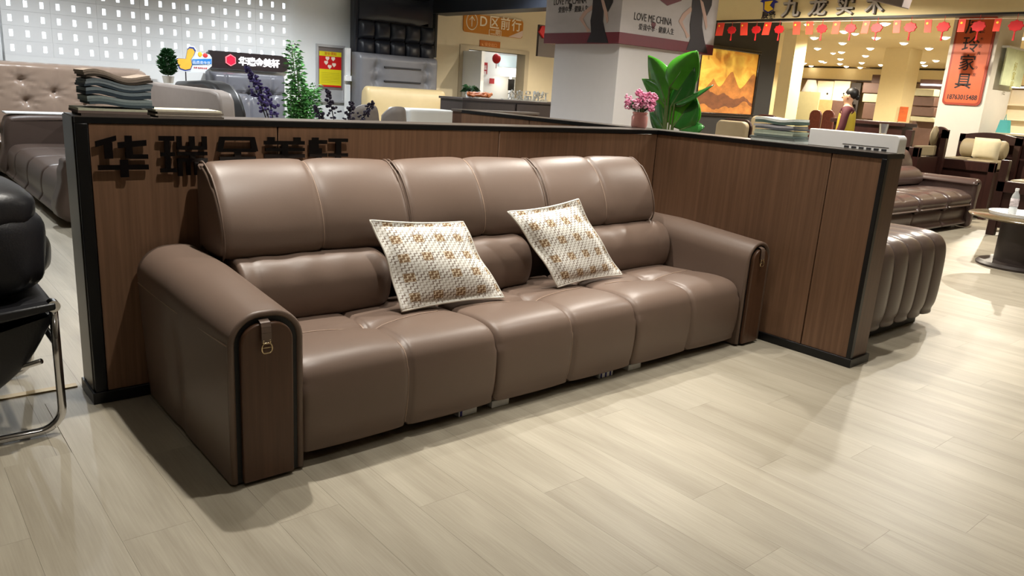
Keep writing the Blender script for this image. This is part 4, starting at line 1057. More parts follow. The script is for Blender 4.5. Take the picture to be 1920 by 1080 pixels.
for cc, pxx in zip('众泉品牌红', (951, 966, 982, 998, 1013)):
    p = oy(pxx, 190, YC+.1); text('character', cc, .145, LTR, (p.x, YC+.1, cz+.018), (1, 0, 0), (0, 0, 1), lt, .02)
a = oy(950, 190, YC).x; b = oy(1032, 190, YC).x; box('plinth', LTR, lt, a, b, YC+.07, YC+.13, cz, cz+.012)
ORW = mk('orange_wood', (176, 96, 40), .4, var=.3, vscale=(10, 30, 30))
cv = thing('carved_wood', (oy(910, 180, YC).x, YC+.2, cz), 'orange carved wooden logs lying on the dark counter', 'carving')
rc = random.Random(8)
for k_ in range(6):
    xa_, xb2 = oy(872+k_*4, 180, YC+.1).x, oy(906+k_*5.5, 180, YC+.1).x; yy = YC+.05+.035*k_; n_ = 9
    pts = [(xa_+(xb2-xa_)*q/n_, yy+rc.uniform(-.015, .015), cz+.034+.018*(k_ % 2)+rc.uniform(-.006, .012)) for q in range(n_+1)]
    obj('branch', MB().tube(pts, [rc.uniform(.012, .026) for _ in pts], 8), ORW, cv, smooth=True)
p = Vector((oy(882, 178, YC+.44).x, YC+.45, cz)); pp = thing('potted_plant', p, 'small drooping green plant on the dark counter', 'plant')
obj('pot', MB().lathe([(.0005, 0), (.05, 0), (.065, .08), (.0005, .08)], p, 14), WHITE, pp, smooth=True, sharp=40)
def f4(r):
    a = r.uniform(0, 6.28); return (p.x+.03*math.cos(a), p.y+.03*math.sin(a), p.z+.08+.05*r.random()), (math.cos(a), math.sin(a), r.uniform(-.1, 1.2))
bush(pp, 'foliage', f4, 90, .10, .022, LEAFD, 9, droop=1.2)

# white pillar with printed collar
pl = thing('pillar', (7.3, 6.6, 0), 'white square pillar wrapped with a fashion advertising collar', 'pillar', kind='structure')
PXA, PXB, PYA, PYB = 6.60, 8.08, 6.07, 7.12
box('shaft', mk('pillar_white', (208, 206, 208), .22, var=.015), pl, PXA, PXB, PYA, PYB, 0, CEIL-.002)
CXA, CXB, CYA, CYB, CZ = 6.505, 8.22, 6.0, 7.22, 1.962
POST = mk('poster_silver', (180, 174, 176), .4, var=.12, vscale=(1.5, 1.5, 4)); BURG = mk('poster_burgundy', (104, 30, 42), .45, var=.05)
collar = box('collar', POST, pl, CXA, CXB, CYA, CYB, CZ, CEIL-.01)
box('band', BURG, pl, CXA-.003, CXB+.003, CYA-.003, CYB+.003, CZ-.002, CZ+.115)
DRESS = mk('print_dress', (32, 24, 29), .5, var=.05); SKIN = mk('print_skin', (190, 158, 146), .5, var=.05); HAIR = mk('print_hair', (34, 28, 30), .5, var=.1)
def figure(conv, ax, a, b):     # flat printed woman in a dark dress, one hand on hip, one at the chin
    def P(mat, pts, nm, lift):
        q = [conv(*p) for p in pts]; obj(nm, MB().prism(q, ax, a-lift, b-lift), mat, collar)
    P(HAIR, [(1320, -20), (1336, -10), (1334, 10), (1325, 30), (1315, 26), (1311, -10)], 'print_hair', .0)
    P(SKIN, [(1295, 12), (1280, 25), (1272, 40), (1284, 62), (1287, 72), (1293, 68), (1286, 58), (1279, 41), (1287, 29), (1298, 20)], 'print_arm', .001)
    P(SKIN, [(1312, 6), (1318, 30), (1323, 56), (1326, 50), (1324, 30), (1318, 4), (1312, -2)], 'print_arm', .001)
    P(DRESS, [(1298, -5), (1312, 0), (1317, 28), (1316, 50), (1320, 75), (1326, 100), (1286, 94), (1294, 72), (1293, 46), (1296, 26)], 'print_dress', .0015)
    P(SKIN, [(1300, -24), (1312, -24), (1312, -8), (1306, 0), (1300, -6)], 'print_face', .002)
cR = lambda px_, py_: (lambda q: (q.x, q.z))(oy(px_, py_, CYA))
figure(cR, 'y', CYA-.004, CYA-.002)
def shiftL(px_, py_): return (px_-1309)*1.02+1124, (py_-97)*.84+80+(1309-px_)*.09
cL = lambda px_, py_: (lambda q: (q.y, q.z))(ox(*shiftL(px_, py_), CXA))
figure(cL, 'x', CXA-.004, CXA-.002)
p, q_ = oy(1188, 33, CYA), oy(1264, 45, CYA)
text('print', 'LOVE ME CHINA', .112, INK, (p.x, CYA-.003, p.z-.02), (1, 0, 0), (0, 0, 1), collar, .002, sx=(q_.x-p.x)/(.112*7.9))
p = oy(1197, 51, CYA); text('print', '爱我中华 · 健康人生', .075, INK, (p.x, CYA-.003, p.z-.02), (1, 0, 0), (0, 0, 1), collar, .002, sx=.95)
p = oy(1225, 48, CYA); obj('print', MB().prism([(p.x+.045*x, p.z+.045*z) for x, z in ((0, -1), (.9, .2), (.7, .8), (.2, .8), (0, .5), (-.2, .8), (-.7, .8), (-.9, .2))], 'y', CYA-.004, CYA-.002), BURG, collar)
p = oy(1252, 2, CYA); obj('print', MB().prism([(p.x-.2, p.z+.07), (p.x-.16, p.z), (p.x, p.z-.05), (p.x+.24, p.z+.03), (p.x+.26, p.z+.1)], 'y', CYA-.004, CYA-.002), BURG, collar)
p, q_ = ox(1038, 8, CXA), ox(1104, 5, CXA)
text('print', 'LOVE ME CHINA', .112, INK, (CXA-.003, p.y, p.z-.01), (0, -1, 0), (0, 0, 1), collar, .002, sx=abs(q_.y-p.y)/(.112*7.9))
p = ox(1047, 20, CXA); text('print', '爱我中华 · 健康人生', .075, INK, (CXA-.003, p.y, p.z-.02), (0, -1, 0), (0, 0, 1), collar, .002, sx=.75)
p = ox(1070, 13, CXA); obj('print', MB().prism([(p.y+.03*x, p.z+.045*z) for x, z in ((0, -1), (.9, .2), (.7, .8), (.2, .8), (0, .5), (-.2, .8), (-.7, .8), (-.9, .2))], 'x', CXA-.004, CXA-.002), INK, collar)

# pink flowers in a pink vase on the partition
vb = oz(1197, 236, PZ); vb.x = PX+.07; vb.y = ox(1198, 236, PX+.07).y
fv = thing('flower_vase', vb, 'pink vase of pink flowers on the partition corner', 'flowers')
obj('vase', MB().lathe([(.0005, 0), (.050, 0), (.056, .012), (.057, .072), (.047, .088), (.047, .092), (.053, .094), (.053, .106), (.044, .106), (.042, .09), (.0005, .07)], vb, 22), mk('pink_ceramic', (250, 182, 178), .3, var=.04, coat=.3), fv, smooth=True, sharp=60)
PK, PKL = mk('pink_petal', (240, 152, 190), .6, var=.15, vscale=(60, 60, 60)), mk('pale_pink_petal', (246, 186, 212), .6, var=.1, vscale=(60, 60, 60))
rnd = random.Random(4)
heads = []
for k in range(28):
    a_, r_ = rnd.uniform(0, 6.28), .105*math.sqrt(rnd.random()); heads.append(Vector((vb.x+r_*math.cos(a_), vb.y+r_*math.sin(a_), vb.z+.16+rnd.uniform(0, .09)+(.05 if k == 0 else 0)-.25*r_)))
for k, h in enumerate(heads):
    mb = MB()
    for j in range(22):
        d = Vector((rnd.gauss(0, 1), rnd.gauss(0, 1), rnd.gauss(0, 1))).normalized(); mb.ball(h+d*.021, (.0085, .0085, .006), 6, 4)
    obj('flower', mb, PK if k % 3 else PKL, fv, smooth=True)
    obj('stem', MB().tube([vb+Vector((0, 0, .08)), h], .002, 5), STEM, fv)
def f5(r):
    a = r.uniform(0, 6.28); return (vb.x+.03*math.cos(a), vb.y+.03*math.sin(a), vb.z+.10+.06*r.random()), (math.cos(a), math.sin(a), .9)
bush(fv, 'foliage', f5, 60, .06, .014, LEAFD, 12)

# big-leaved plant behind the partition corner
XP = 5.0
bb = Vector((XP, ox(1255, 240, XP).y, 0))
bp_ = thing('leafy_plant', bb, 'big plant with broad glossy green leaves behind the partition corner', 'plant')
obj('pot', MB().lathe([(.0005, 0), (.17, 0), (.22, .5), (.19, .5), (.18, .44), (.0005, .44)], bb, 22), mk('dark_pot', (60, 58, 58), .4, var=.05), bp_, smooth=True, sharp=40)
obj('soil', MB().lathe([(.0005, .4), (.178, .4), (.178, .445), (.0005, .445)], bb, 18), mk('soil', (52, 40, 30), .9, var=.3), bp_)
rt = ox(1255, 235, XP)
BL_ = mk('broad_leaf', (74, 164, 40), .25, var=.22, vscale=(7, 7, 7), coat=.3)
BLD = mk('broad_leaf_dark', (42, 108, 40), .25, var=.22, vscale=(7, 7, 7), coat=.3)
for (b0, b1, wd, dr, mt_, tw) in (((1248, 190), (1219, 104), .19, .12, BL_, 1.3), ((1255, 165), (1304, 96), .22, .1, BL_, 1.5), ((1250, 200), (1207, 146), .13, .1, BL_, 1.2), ((1262, 238), (1290, 165), .26, .25, BL_, 1.5),
                            ((1258, 200), (1300, 128), .16, .1, BLD, 1.4), ((1245, 236), (1236, 152), .16, .1, BLD, 1.4), ((1265, 195), (1336, 160), .09, .0, BLD, .5), ((1262, 238), (1302, 186), .20, .3, BLD, 1.3), ((1244, 240), (1222, 205), .14, .3, BLD, 1.4), ((1275, 244), (1318, 228), .14, .4, BLD, .8)):
    a, b = ox(b0[0], b0[1], XP), ox(b1[0], b1[1], XP+.05)
    lf = obj('leaf', leaf_mb(a, b-a, (b-a).length*1.03, wd*1.35, dr, (1, 0, 0), 10, .12, .72, tw-1.4), mt_, bp_, smooth=True)
    obj('leaf_stalk', MB().tube([bb+Vector((0, 0, .42)), bb.lerp(a, .6)+Vector((0, 0, .1)), a, a.lerp(b, .5)], [.012, .010, .008, .003], 6), STEM, bp_, smooth=True)

# ================================================================== BACKGROUND, RIGHT: far hall, fascia, furniture
HALLW = mk('hall_cream', (226, 208, 160), .7, var=.02)
XW = 34.0
b = [ox(1495, 129, XW), ox(1648, 151, XW)]
far = tag(obj('wall_far_hall', MB().box(XW+.6, XW+.8, -6, 26, 0, 3.3), mk('far_wall_brown', (150, 128, 98), .7, var=.05)), 'far wall of the hall', kind='structure')
zb0, zb1 = ox(1570, 149, XW).z, ox(1570, 128, XW).z
tag(obj('beam_hall', MB().box(XW, XW+.6, -6, 26, zb0, zb1), HALLW), 'cream band above the shop fronts at the far end of the hall', kind='structure')
tag(obj('trim_3', MB().box(XW-.06, XW, -6, 26, zb0-.06, zb0), mk('band_edge', (70, 50, 40), .5, var=.05)), 'dark edge under the cream band', kind='structure')
tag(obj('wall_hall_side', MB().box(12.4, 38, 20, 20.2, 0, 3.3), HALLW), 'cream side wall of the far hall', kind='structure')
# shop fronts under the band
def front(px0, py0, px1, py1, X, mat, nm, lab, cat, dep=.1):
    a = qx(px0, py0, px1, py1, X); o = box(nm, mat, None, X, X+dep, a[0], a[1], 0, a[3]); return tag(o, lab, cat), a
SHOPB = mk('shop_brown', (92, 66, 54), .6, var=.1); SHOPT = mk('shop_tan', (170, 140, 92), .6, var=.1); SHOPW = mk('shop_white', (228, 216, 190), .6, var=.03)
def wardrobe(px0, px1, lab):
    a = qx(px0, 152, px1, 190, XW-.4)
    t = thing('wardrobe', (XW-.2, (a[0]+a[1])/2, 0), lab, 'wardrobe', 'white wardrobes at the end of the hall')
    box('body', SHOPW, t, XW-.4, XW+.1, a[0], a[1], 0, a[3]); ym = (a[0]+a[1])/2
    d = box('door', mk('wardrobe_door', (236, 226, 200), .5, var=.02), t, XW-.43, XW-.4, a[0]+.05, a[1]-.05, a[2], a[3]-.25, bevel=.01)
    obj('knob', MB().ball((XW-.45, a[0]+.2, (a[2]+a[3])/2-.1), .04), BLACK, d)
wardrobe(1531, 1561, 'white wardrobe at the far end beside the lampshade'); wardrobe(1562, 1592, 'white wardrobe at the far end behind the standing person')
front(1531, 187, 1560, 208, XW-.9, SHOPT, 'low_bed', 'tan padded bed end below the first white wardrobe', 'bed', .4)
front(1560, 189, 1590, 212, XW-.9, SHOPB, 'low_bed', 'brown padded bed end below the second white wardrobe', 'bed', .4)
def sofa_col(px0, px1, X, lab, rows):
    a0 = qx(px0, rows[0][0], px1, rows[-1][1], X); t = thing('mattress_display', (X, (a0[0]+a0[1])/2, 0), lab, 'display')
    for (y0, y1, m) in rows:
        a = qx(px0, y0, px1, y1, X); box('tier', m, t, X, X+.5, a[0], a[1], max(.0, a[2]), a[3], bevel=.03)
    box('frame', SHOPB, t, X+.5, X+.6, a0[0], a0[1], 0, a0[3]+.35)
SHOPG = mk('shop_grey', (176, 170, 140), .6, var=.05)
sofa_col(1617, 1652, XW-1.2, 'tall display of grey and brown padded tiers left of the cream column', [(155, 175, SHOPB), (176, 192, SHOPG), (193, 224, SHOPB)])
front(1594, 155, 1612, 195, XW-.3, mk('shop_dark', (58, 50, 44), .6, var=.1), 'dark_doorway', 'dark opening behind the standing person', 'doorway')
sofa_col(1706, 1752, XW-4, 'brown slatted shop display right of the cream column', [(166, 180, SHOPG), (181, 199, SHOPB), (200, 218, SHOPB), (219, 228, SHOPG)])
a = qx(1712, 156, 1762, 159, XW-4.2); tag(box('tube_light', mk('tube_glow', (235, 240, 255), .5, emit=3.), None, XW-3.56, XW-3.51, a[0], a[1], a[2], a[3]), 'white strip light over the brown slatted display', 'light')
a = qx(1880, 162, 1920, 165, 26); tag(box('tube_light', mk('tube_glow', (235, 240, 255), .5, emit=3.), None, 25.95, 26, a[0]-1, a[1], a[2], a[3]), 'white strip light over the pale shelves at the right edge', 'light')
sh = qx(1885, 168, 1925, 225, 26); sf = thing('shelf_unit', (26, (sh[0]+sh[1])/2, 0), 'pale open shelf unit at the right edge', 'shelf')
box('back', SHOPW, sf, 26.3, 26.35, sh[0]-1, sh[1], 0, sh[3])
for k in range(4): box('board', SHOPW, sf, 25.95, 26.3, sh[0]-1, sh[1], .6+.42*k, .64+.42*k)
box('side', SHOPW, sf, 25.95, 26.3, sh[1], sh[1]+.05, 0, sh[3])
a = qx(1878, 138, 1930, 160, 26.6); tag(box('shop_board', HALLW, None, 26.5, 26.6, a[0]-1, a[1], a[2], a[3]), 'cream shop board with a red mark at the right edge', 'sign')
a = qx(1892, 141, 1906, 156, 26.4); tag(box('red_mark', RED, None, 26.44, 26.49, a[0], a[1], a[2], a[3]), 'red square emblem on the cream shop board', 'emblem')
# lampshade
a = qx(1513, 150, 1528, 172, 22); lp = thing('floor_lamp', (22, (a[0]+a[1])/2, 0), 'white cone shaded floor lamp beside the pale screen', 'lamp')
cy_ = (a[0]+a[1])/2
obj('shade', MB().lathe([(.24, a[2]), (.12, a[3]), (.11, a[3]), (.23, a[2])], (22, cy_, 0), 20), mk('shade_cloth', (240, 226, 205), .7, emit=.5), lp, smooth=True); obj('pole', MB().tube([(22, cy_, 0), (22, cy_, a[3])], .015, 6), BLACK, lp); obj('base', MB().lathe([(.0005, 0), (.16, 0), (.15, .03), (.0005, .03)], (22, cy_, 0), 16), BLACK, lp)
a = qx(1490, 172, 1534, 215, 20.5); tag(box('folding_screen', mk('screen_sage', (182, 172, 128), .7, var=.05), None, 20.5, 20.55, a[0], a[1], 0, a[3]), 'pale sage folding screen behind the dark chairs', 'screen')
# cream columns
def column(pxa, pxm, pxb, py, X, lab):
    A, Mm = ox(pxa, py, X), ox(pxm, py, X); x2 = oy(pxb, py, Mm.y).x
    return tag(obj('column', MB().box(X, x2, Mm.y, A.y, 0, 3.3), HALLW), lab, 'column', kind='structure')
column(1458, 1482, 1503, 150, 18.5, 'cream square column beside the golden painting'); column(1648, 1695, 1718, 160, 24.0, 'cream square column in the middle of the far hall')
a = qx(1684, 200, 1699, 228, 23.9); tag(box('poster', mk('poster_orange', (206, 98, 48), .5, var=.25, vscale=(3, 3, 9)), None, 23.95, 23.99, a[0], a[1], a[2], a[3]), 'small orange poster on the middle column', 'poster')
# ceiling lights of the hall
for px_, py_ in ((1527, 70), (1533, 90), (1580, 80), (1578, 97), (1576, 110), (1575, 119), (1500, 108), (1508, 118), (1540, 114), (1521, 123), (1587, 124), (1632, 90), (1623, 104), (1616, 117), (1613, 126), (1643, 70), (1695, 80), (1677, 98), (1652, 121), (1717, 105), (1742, 90), (1773, 69), (1755, 113), (1734, 122), (1902, 100), (1910, 122), (1893, 126), (1660, 43), (1517, 45), (1583, 58), (1730, 116), (1918, 70)):
    p = oz(px_, py_, 3.3)
    if p.x < 12.4 or p.x > 36: continue
    downlight(p.x, p.y, 3.3, .11, None, 'round lamp glowing in the cream ceiling of the far hall', 'hall ceiling lamps')

# golden mountain painting on a dark wall
YPN = 9.2
a = qy(1300, 60, 1456, 212, YPN)
tag(obj('wall_dark', MB().box(oy(1300, 130, YPN).x, oy(1452, 140, YPN).x, YPN, YPN+.2, 0, 3.2), mk('wall_black', (28, 27, 28), .5, var=.05)), 'dark display wall behind the golden painting', kind='structure')
x0, x1 = oy(1306, 150, YPN).x, oy(1413, 150, YPN).x; z1 = oy(1380, 97, YPN).z; z0 = oy(1360, 212, YPN).z
def painting_mat():
    m = bpy.data.materials.new('gold_landscape'); m.use_nodes = True; nt = m.node_tree; b = nt.nodes['Principled BSDF']; N = nt.nodes.new; Lk = nt.links.new
    tc = N('ShaderNodeTexCoord'); mp = N('ShaderNodeMapping'); mp.inputs['Scale'].default_value = (1.6, 1.6, 3.2); Lk(tc.outputs['Object'], mp.inputs[0])
    n = N('ShaderNodeTexNoise'); n.inputs['Scale'].default_value = 1.2; n.inputs['Detail'].default_value = 5; n.inputs['Distortion'].default_value = 1.2; Lk(mp.outputs[0], n.inputs['Vector'])
    cr = N('ShaderNodeValToRGB'); e = cr.color_ramp.elements; e[0].position = .3; e[0].color = (*lin((222, 142, 44)), 1); e[1].position = .7; e[1].color = (*lin((250, 214, 96)), 1)
    Lk(n.outputs['Fac'], cr.inputs[0]); Lk(cr.outputs[0], b.inputs['Base Color']); b.inputs['Roughness'].default_value = .4
    return m
pn = thing('painting', ((x0+x1)/2, YPN, z0), 'large golden landscape painting of misty mountains in a dark frame', 'painting')
box('canvas', painting_mat(), pn, x0, x1, YPN-.04, YPN, z0, z1)
MT1, MT2 = mk('paint_ochre', (176, 112, 50), .5, var=.5, vscale=(4, 4, 7), detail=6), mk('paint_umber', (112, 66, 36), .5, var=.4, vscale=(5, 5, 9), detail=6)
W_, H_ = x1-x0, z1-z0
rnd = random.Random(11)
def ridge(base, amp, mat, off, pk):
    pts = []
    for k in range(29):
        u = k/28; h = base+sum(a_*max(0, 1-abs(u-c)/w)**1.1 for c, a_, w in pk)+rnd.uniform(-.012, .012); pts.append((x0+W_*u, z0+H_*h))
    obj('mountain', MB().prism([(x0, z0), (x1, z0)]+pts[::-1], 'y', YPN-.042-off, YPN-.040-off), mat, pn)
ridge(.34, .2, MT1, 0, [(.25, .20, .15), (.55, .36, .22), (.95, .36, .25)]); ridge(.18, .2, MT2, .002, [(.15, .22, .2), (.45, .16, .25), (.8, .12, .2)]); ridge(.02, .1, MT1, .004, [(.1, .12, .3), (.5, .1, .2), (.85, .2, .3)])
FRB = mk('frame_black', (34, 28, 24), .25, var=.05, coat=.3)
box('frame', FRB, pn, x0-.02, x1+.06, YPN-.07, YPN, z1, z1+.07, bevel=.01); box('frame', FRB, pn, x1, x1+.06, YPN-.07, YPN, z0, z1, bevel=.01); box('frame', FRB, pn, x0-.06, x0, YPN-.07, YPN, z0-.06, z1+.07, bevel=.01); box('frame', FRB, pn, x0, x1+.06, YPN-.07, YPN, z0-.06, z0, bevel=.01)

# fascia with shop name
XF = 12.0
ya, yb_ = ox(1330, 40, XF).y, ox(1990, 24, XF).y
zf = ox(1600, 35, XF).z
fa = thing('beam_fascia', (XF, 5, zf), 'cream shop fascia with grey raised characters and a blue house logo', 'fascia', kind='structure')
box('board', mk('fascia_cream', (222, 206, 158), .6, var=.02), fa, XF, XF+.2, yb_, ya, zf+.03, 3.2); box('edge', BLACK, fa, XF-.01, XF+.2, yb_, ya, zf, zf+.03)
FG = mk('fascia_letter', (168, 164, 160), .4, var=.03); FGD = mk('fascia_letter_edge', (50, 42, 36), .5)
for cc, pxx in zip('九龙实木', (1466, 1516, 1567, 1622)):
    p = ox(pxx, 31-(pxx-1466)*.035, XF); q = ox(pxx+36, 28, XF); w = abs(q.y-p.y)
    text('character', cc, w*.95, FGD, (XF-.02, p.y-.012, p.z+.012), (0, -1, 0), (0, 0, 1), fa, .03, bold=.007)
    text('character', cc, w*.95, FG, (XF-.035, p.y, p.z+.02), (0, -1, 0), (0, 0, 1), fa, .03, bold=.005)
def px_to(pts, X): return [(lambda q: (q.y, q.z))(ox(a, b, X)) for a, b in pts]
obj('logo', MB().prism(px_to([(1425, 3), (1440, -8), (1459, 4), (1452, 6), (1450, 18), (1440, 25), (1431, 20), (1431, 5)], XF-.02), 'x', XF-.02, XF-.005), mk('logo_blue', (36, 40, 140), .5), fa)
obj('logo', MB().prism(px_to([(1434, 3), (1449, 1), (1443, 10), (1450, 17), (1440, 22), (1433, 18)], XF-.03), 'x', XF-.03, XF-.02), mk('logo_yellow', (236, 196, 40), .5), fa)
p = ox(1428, 34, XF); text('character', '辰锋', .13, INK, (XF-.01, p.y, p.z), (0, -1, 0), (0, 0, 1), fa, .01, bold=.003)
# red flag and lantern garland
XG = 11.9
ORD = 'first second third fourth fifth sixth seventh eighth ninth tenth eleventh'.split()
FLG = mk('flag_red', (214, 62, 44), .6, var=.06); STAR = mk('flag_star', (250, 214, 60), .5)
def horizY(px_): return 43-(px_-1345)*.0155
gs = [ox(px_, horizY(px_), XG) for px_ in range(1346, 1941, 33)]
tag(obj('garland_string', MB().tube([Vector((XG, p.y, p.z)) for p in gs], .004, 5), mk('string', (230, 210, 190), .7)), 'thin string of the red garland under the fascia', 'string')
for k, px_ in enumerate((1351, 1394, 1439, 1493, 1517, 1568, 1624, 1681, 1739, 1803, 1870)):
    a = qx(px_-6.5, horizY(px_), px_+6.5, horizY(px_)+24, XG)
    t = thing('paper_flag', (XG, (a[0]+a[1])/2, a[3]), 'small red paper flag, %s from the left on the garland' % ORD[k], 'flag', 'red flags on the garland')
    rr = random.Random(k).uniform(-.03, .03)
    obj('cloth', MB().prism([(a[0]+rr, a[2]), (a[1]+rr, a[2]), (a[1], a[3]), (a[0], a[3])], 'x', XG-.004, XG+.004), FLG, t)
    obj('star', MB().ball((XG-.005, a[1]-.04, a[3]-.05), (.003, .016, .016), 8, 5), STAR, t)
for k, px_ in enumerate((1372, 1418, 1461, 1541, 1595, 1644, 1707, 1769, 1835, 1905)):
    p = ox(px_, horizY(px_)+14, XG-.03); r_ = .082+.0008*k
    t = thing('lantern_ornament', p, 'flat red lantern ornament with tassel, %s from the left on the garland' % ORD[k], 'ornament', 'red lanterns on the garland')
    pts = [(p.y+r_*(1+.08*math.cos(8*q))*math.cos(q), p.z+.78*r_*(1+.08*math.cos(8*q))*math.sin(q)) for q in [j*math.pi/20 for j in range(40)]]
    obj('body', MB().prism(pts, 'x', p.x-.012, p.x+.012), RED, t, bevel=.004)
    obj('tassel', MB().tube([(p.x, p.y, p.z-.8*r_), (p.x, p.y, p.z-2.1*r_)], [.008, .014], 6), RED, t); obj('cord', MB().tube([(p.x, p.y, p.z+.8*r_), (p.x, p.y, p.z+1.7*r_)], .003, 5), RED, t)
# grey hanging wedge at the top edge
pts = [ox(a, b, 9.0) for a, b in ((1622, -14), (1632, 0), (1690, 14), (1697, -6))]
hw_ = thing('ceiling_speaker', (9.05, pts[2].y, pts[2].z), 'grey wedge hanging from the ceiling in front of the fascia', 'speaker')
obj('body', MB().prism([(p.y, p.z) for p in pts], 'x', 9.0, 9.2), mk('wedge_grey', (120, 108, 102), .5, var=.05), hw_, bevel=.01)
pc = sum((p.y for p in pts))/4; obj('bracket', MB().tube([(9.1, pc, pts[0].z), (9.1, pc, CEIL)], .012, 6), BLACK, hw_)

# pillar with orange shop sign
XS = 13.2
def col2(): 
    A, Mm = ox(1752, 230, XS), ox(1838, 230, XS); x2 = oy(1882, 230, Mm.y).x
    return A.y, Mm.y, x2
ya_, ym_, x2_ = col2()
tag(obj('pillar_right', MB().box(XS, x2_, ym_, ya_, 0, 3.29), mk('pillar_cream', (214, 208, 198), .6, var=.02)), 'pale pillar carrying the orange vertical shop sign', kind='structure')
ya, yb_, = ox(1769, 130, XS).y, ox(1856, 130, XS).y; z0, z1 = ox(1802, 197, XS).z, ox(1830, 30, XS).z
ya = ya_-.06; yb_ = ym_+.05
os_ = thing('shop_sign', (XS, (ya+yb_)/2, z0), 'tall orange vertical shop sign with black calligraphy on the pale pillar', 'sign')
obj('board', MB().prism(rrect(yb_, ya, z0, z1, .06, 5, rb=.06), 'x', XS-.03, XS), mk('sign_rust', (158, 56, 34), .45, var=.04), os_)
obj('face', MB().prism(rrect(yb_+.03, ya-.03, z0+.03, z1-.03, .05, 5, rb=.05), 'x', XS-.034, XS-.03), mk('sign_vermilion', (200, 92, 48), .45, var=.04), os_)
W_ = ya-yb_
for k, cc in enumerate('辰玲家具'): text('writing', cc, .25, INK, (XS-.035, ya-.13, z0+.27+(3-k)*.27), (0, -1, 0), (0, 0, 1), os_, .004, bold=.002)
for k, cc in enumerate('实木家具 沙发'): text('writing', cc, .055, INK, (XS-.035, yb_+.19, z1-.25-.105*k), (0, -1, 0), (0, 0, 1), os_, .002)
text('writing', '18763015488', .098, INK, (XS-.035, (ya+yb_)/2, z0+.085), (0, -1, 0), (0, 0, 1), os_, .003, bold=.002, align='CENTER', sx=.82)
a = qy(1858, 90, 1908, 160, ym_-.05)
gn = thing('green_banner', (x2_, ym_-.1, 1.6), 'pale green printed banner hanging right of the orange sign', 'banner')
za, zb = oy(1882, 160, ym_-.06).z, oy(1882, 88, ym_-.06).z; xa_, xb__ = XS+.22, x2_+.12
box('cloth', mk('banner_green', (208, 218, 180), .6, var=.25, vscale=(2, 2, 3)), gn, xa_, xb__, ym_-.09, ym_-.07, za, zb); box('rail', WHITE, gn, xa_, xb__, ym_-.10, ym_, zb, zb+.03)
text('writing', '好\n家\n居', .14, mk('banner_ink', (196, 190, 120), .6), ((xa_+xb__)/2-.05, ym_-.093, zb-.3), (1, 0, 0), (0, 0, 1), gn, .002)

# person in a yellow vest
PXX = 10.9
ph = ox(1597, 163, PXX); PYY = ph.y; HT = ph.z
pe = thing('person', (PXX, PYY, 0), 'person with dark tied hair in a yellow vest and maroon sleeves, seen from the side', 'person')
def skin_body(nm, verts, edges, mat, parent, root=0):
    me = bpy.data.meshes.new(nm); me.from_pydata([tuple(Vector(v[:3])) for v in verts], edges, [])
    o = bpy.data.objects.new(nm, me); COL.objects.link(o); o.parent = parent
    md = o.modifiers.new('skin', 'SKIN'); md.use_smooth_shade = True
    for i, v in enumerate(verts): me.skin_vertices[0].data[i].radius = (v[3], v[4]); me.skin_vertices[0].data[i].use_root = (i == root)
    s_ = o.modifiers.new('sub', 'SUBSURF'); s_.levels = 2; s_.render_levels = 2
    me.materials.append(mat); return o
k = HT/1.72
SKN = mk('skin', (206, 160, 128), .5, var=.05); VEST = mk('vest_yellow', (176, 154, 44), .7, var=.08); MAR = mk('maroon_cloth', (72, 22, 30), .8, var=.08); TRS = mk('trouser_black', (30, 28, 30), .8, var=.05)
V = [(0, 0, .95, .15, .12), (0, 0, 1.15, .14, .11), (0, 0, 1.32, .17, .11), (0, 0, 1.42, .10, .08), (0, .01, 1.475, .046, .046), (0, .02, 1.56, .074, .086), (0, .010, 1.65, .074, .086),
     (.16, 0, 1.38, .048, .048), (.22, .02, 1.12, .043, .043), (.22, .16, .92, .034, .034), (-.16, 0, 1.38, .048, .048), (-.22, .02, 1.12, .043, .043), (-.22, .16, .92, .034, .034),
     (.09, 0, .84, .09, .09), (.10, .01, .48, .06, .06), (.10, -.02, .07, .042, .042), (.10, .1, .035, .04, .03), (-.09, 0, .84, .09, .09), (-.10, .01, .48, .06, .06), (-.10, -.02, .07, .042, .042), (-.10, .1, .035, .04, .03)]
E_ = [(0, 1), (1, 2), (2, 3), (3, 4), (4, 5), (5, 6), (3, 7), (7, 8), (8, 9), (3, 10), (10, 11), (11, 12), (0, 13), (13, 14), (14, 15), (15, 16), (0, 17), (17, 18), (18, 19), (19, 20)]
# the figure faces left in the picture: local +y turned towards world +y
V = [(x*k, y*k, z*k, a_*k, b_*k) for x, y, z, a_, b_ in V]
skin_body('body', V, E_, SKN, pe)
skin_body('sweater', [(0, 0, 1.02*k, .155*k, .13*k), (0, 0, 1.2*k, .15*k, .12*k), (0, 0, 1.34*k, .18*k, .118*k), (0, 0, 1.425*k, .11*k, .09*k), (.16*k, 0, 1.375*k, .058*k, .058*k), (.225*k, .02*k, 1.12*k, .055*k, .055*k), (.225*k, .14*k, .96*k, .046*k, .046*k), (-.16*k, 0, 1.375*k, .058*k, .058*k), (-.225*k, .02*k, 1.12*k, .055*k, .055*k), (-.225*k, .14*k, .96*k, .046*k, .046*k)], [(0, 1), (1, 2), (2, 3), (3, 4), (4, 5), (5, 6), (3, 7), (7, 8), (8, 9)], MAR, pe)
skin_body('vest', [(0, -.005*k, .88*k, .17*k, .145*k), (0, -.005*k, 1.15*k, .165*k, .135*k), (0, -.005*k, 1.34*k, .175*k, .132*k), (0, -.01*k, 1.43*k, .12*k, .10*k)], [(0, 1), (1, 2), (2, 3)], VEST, pe)
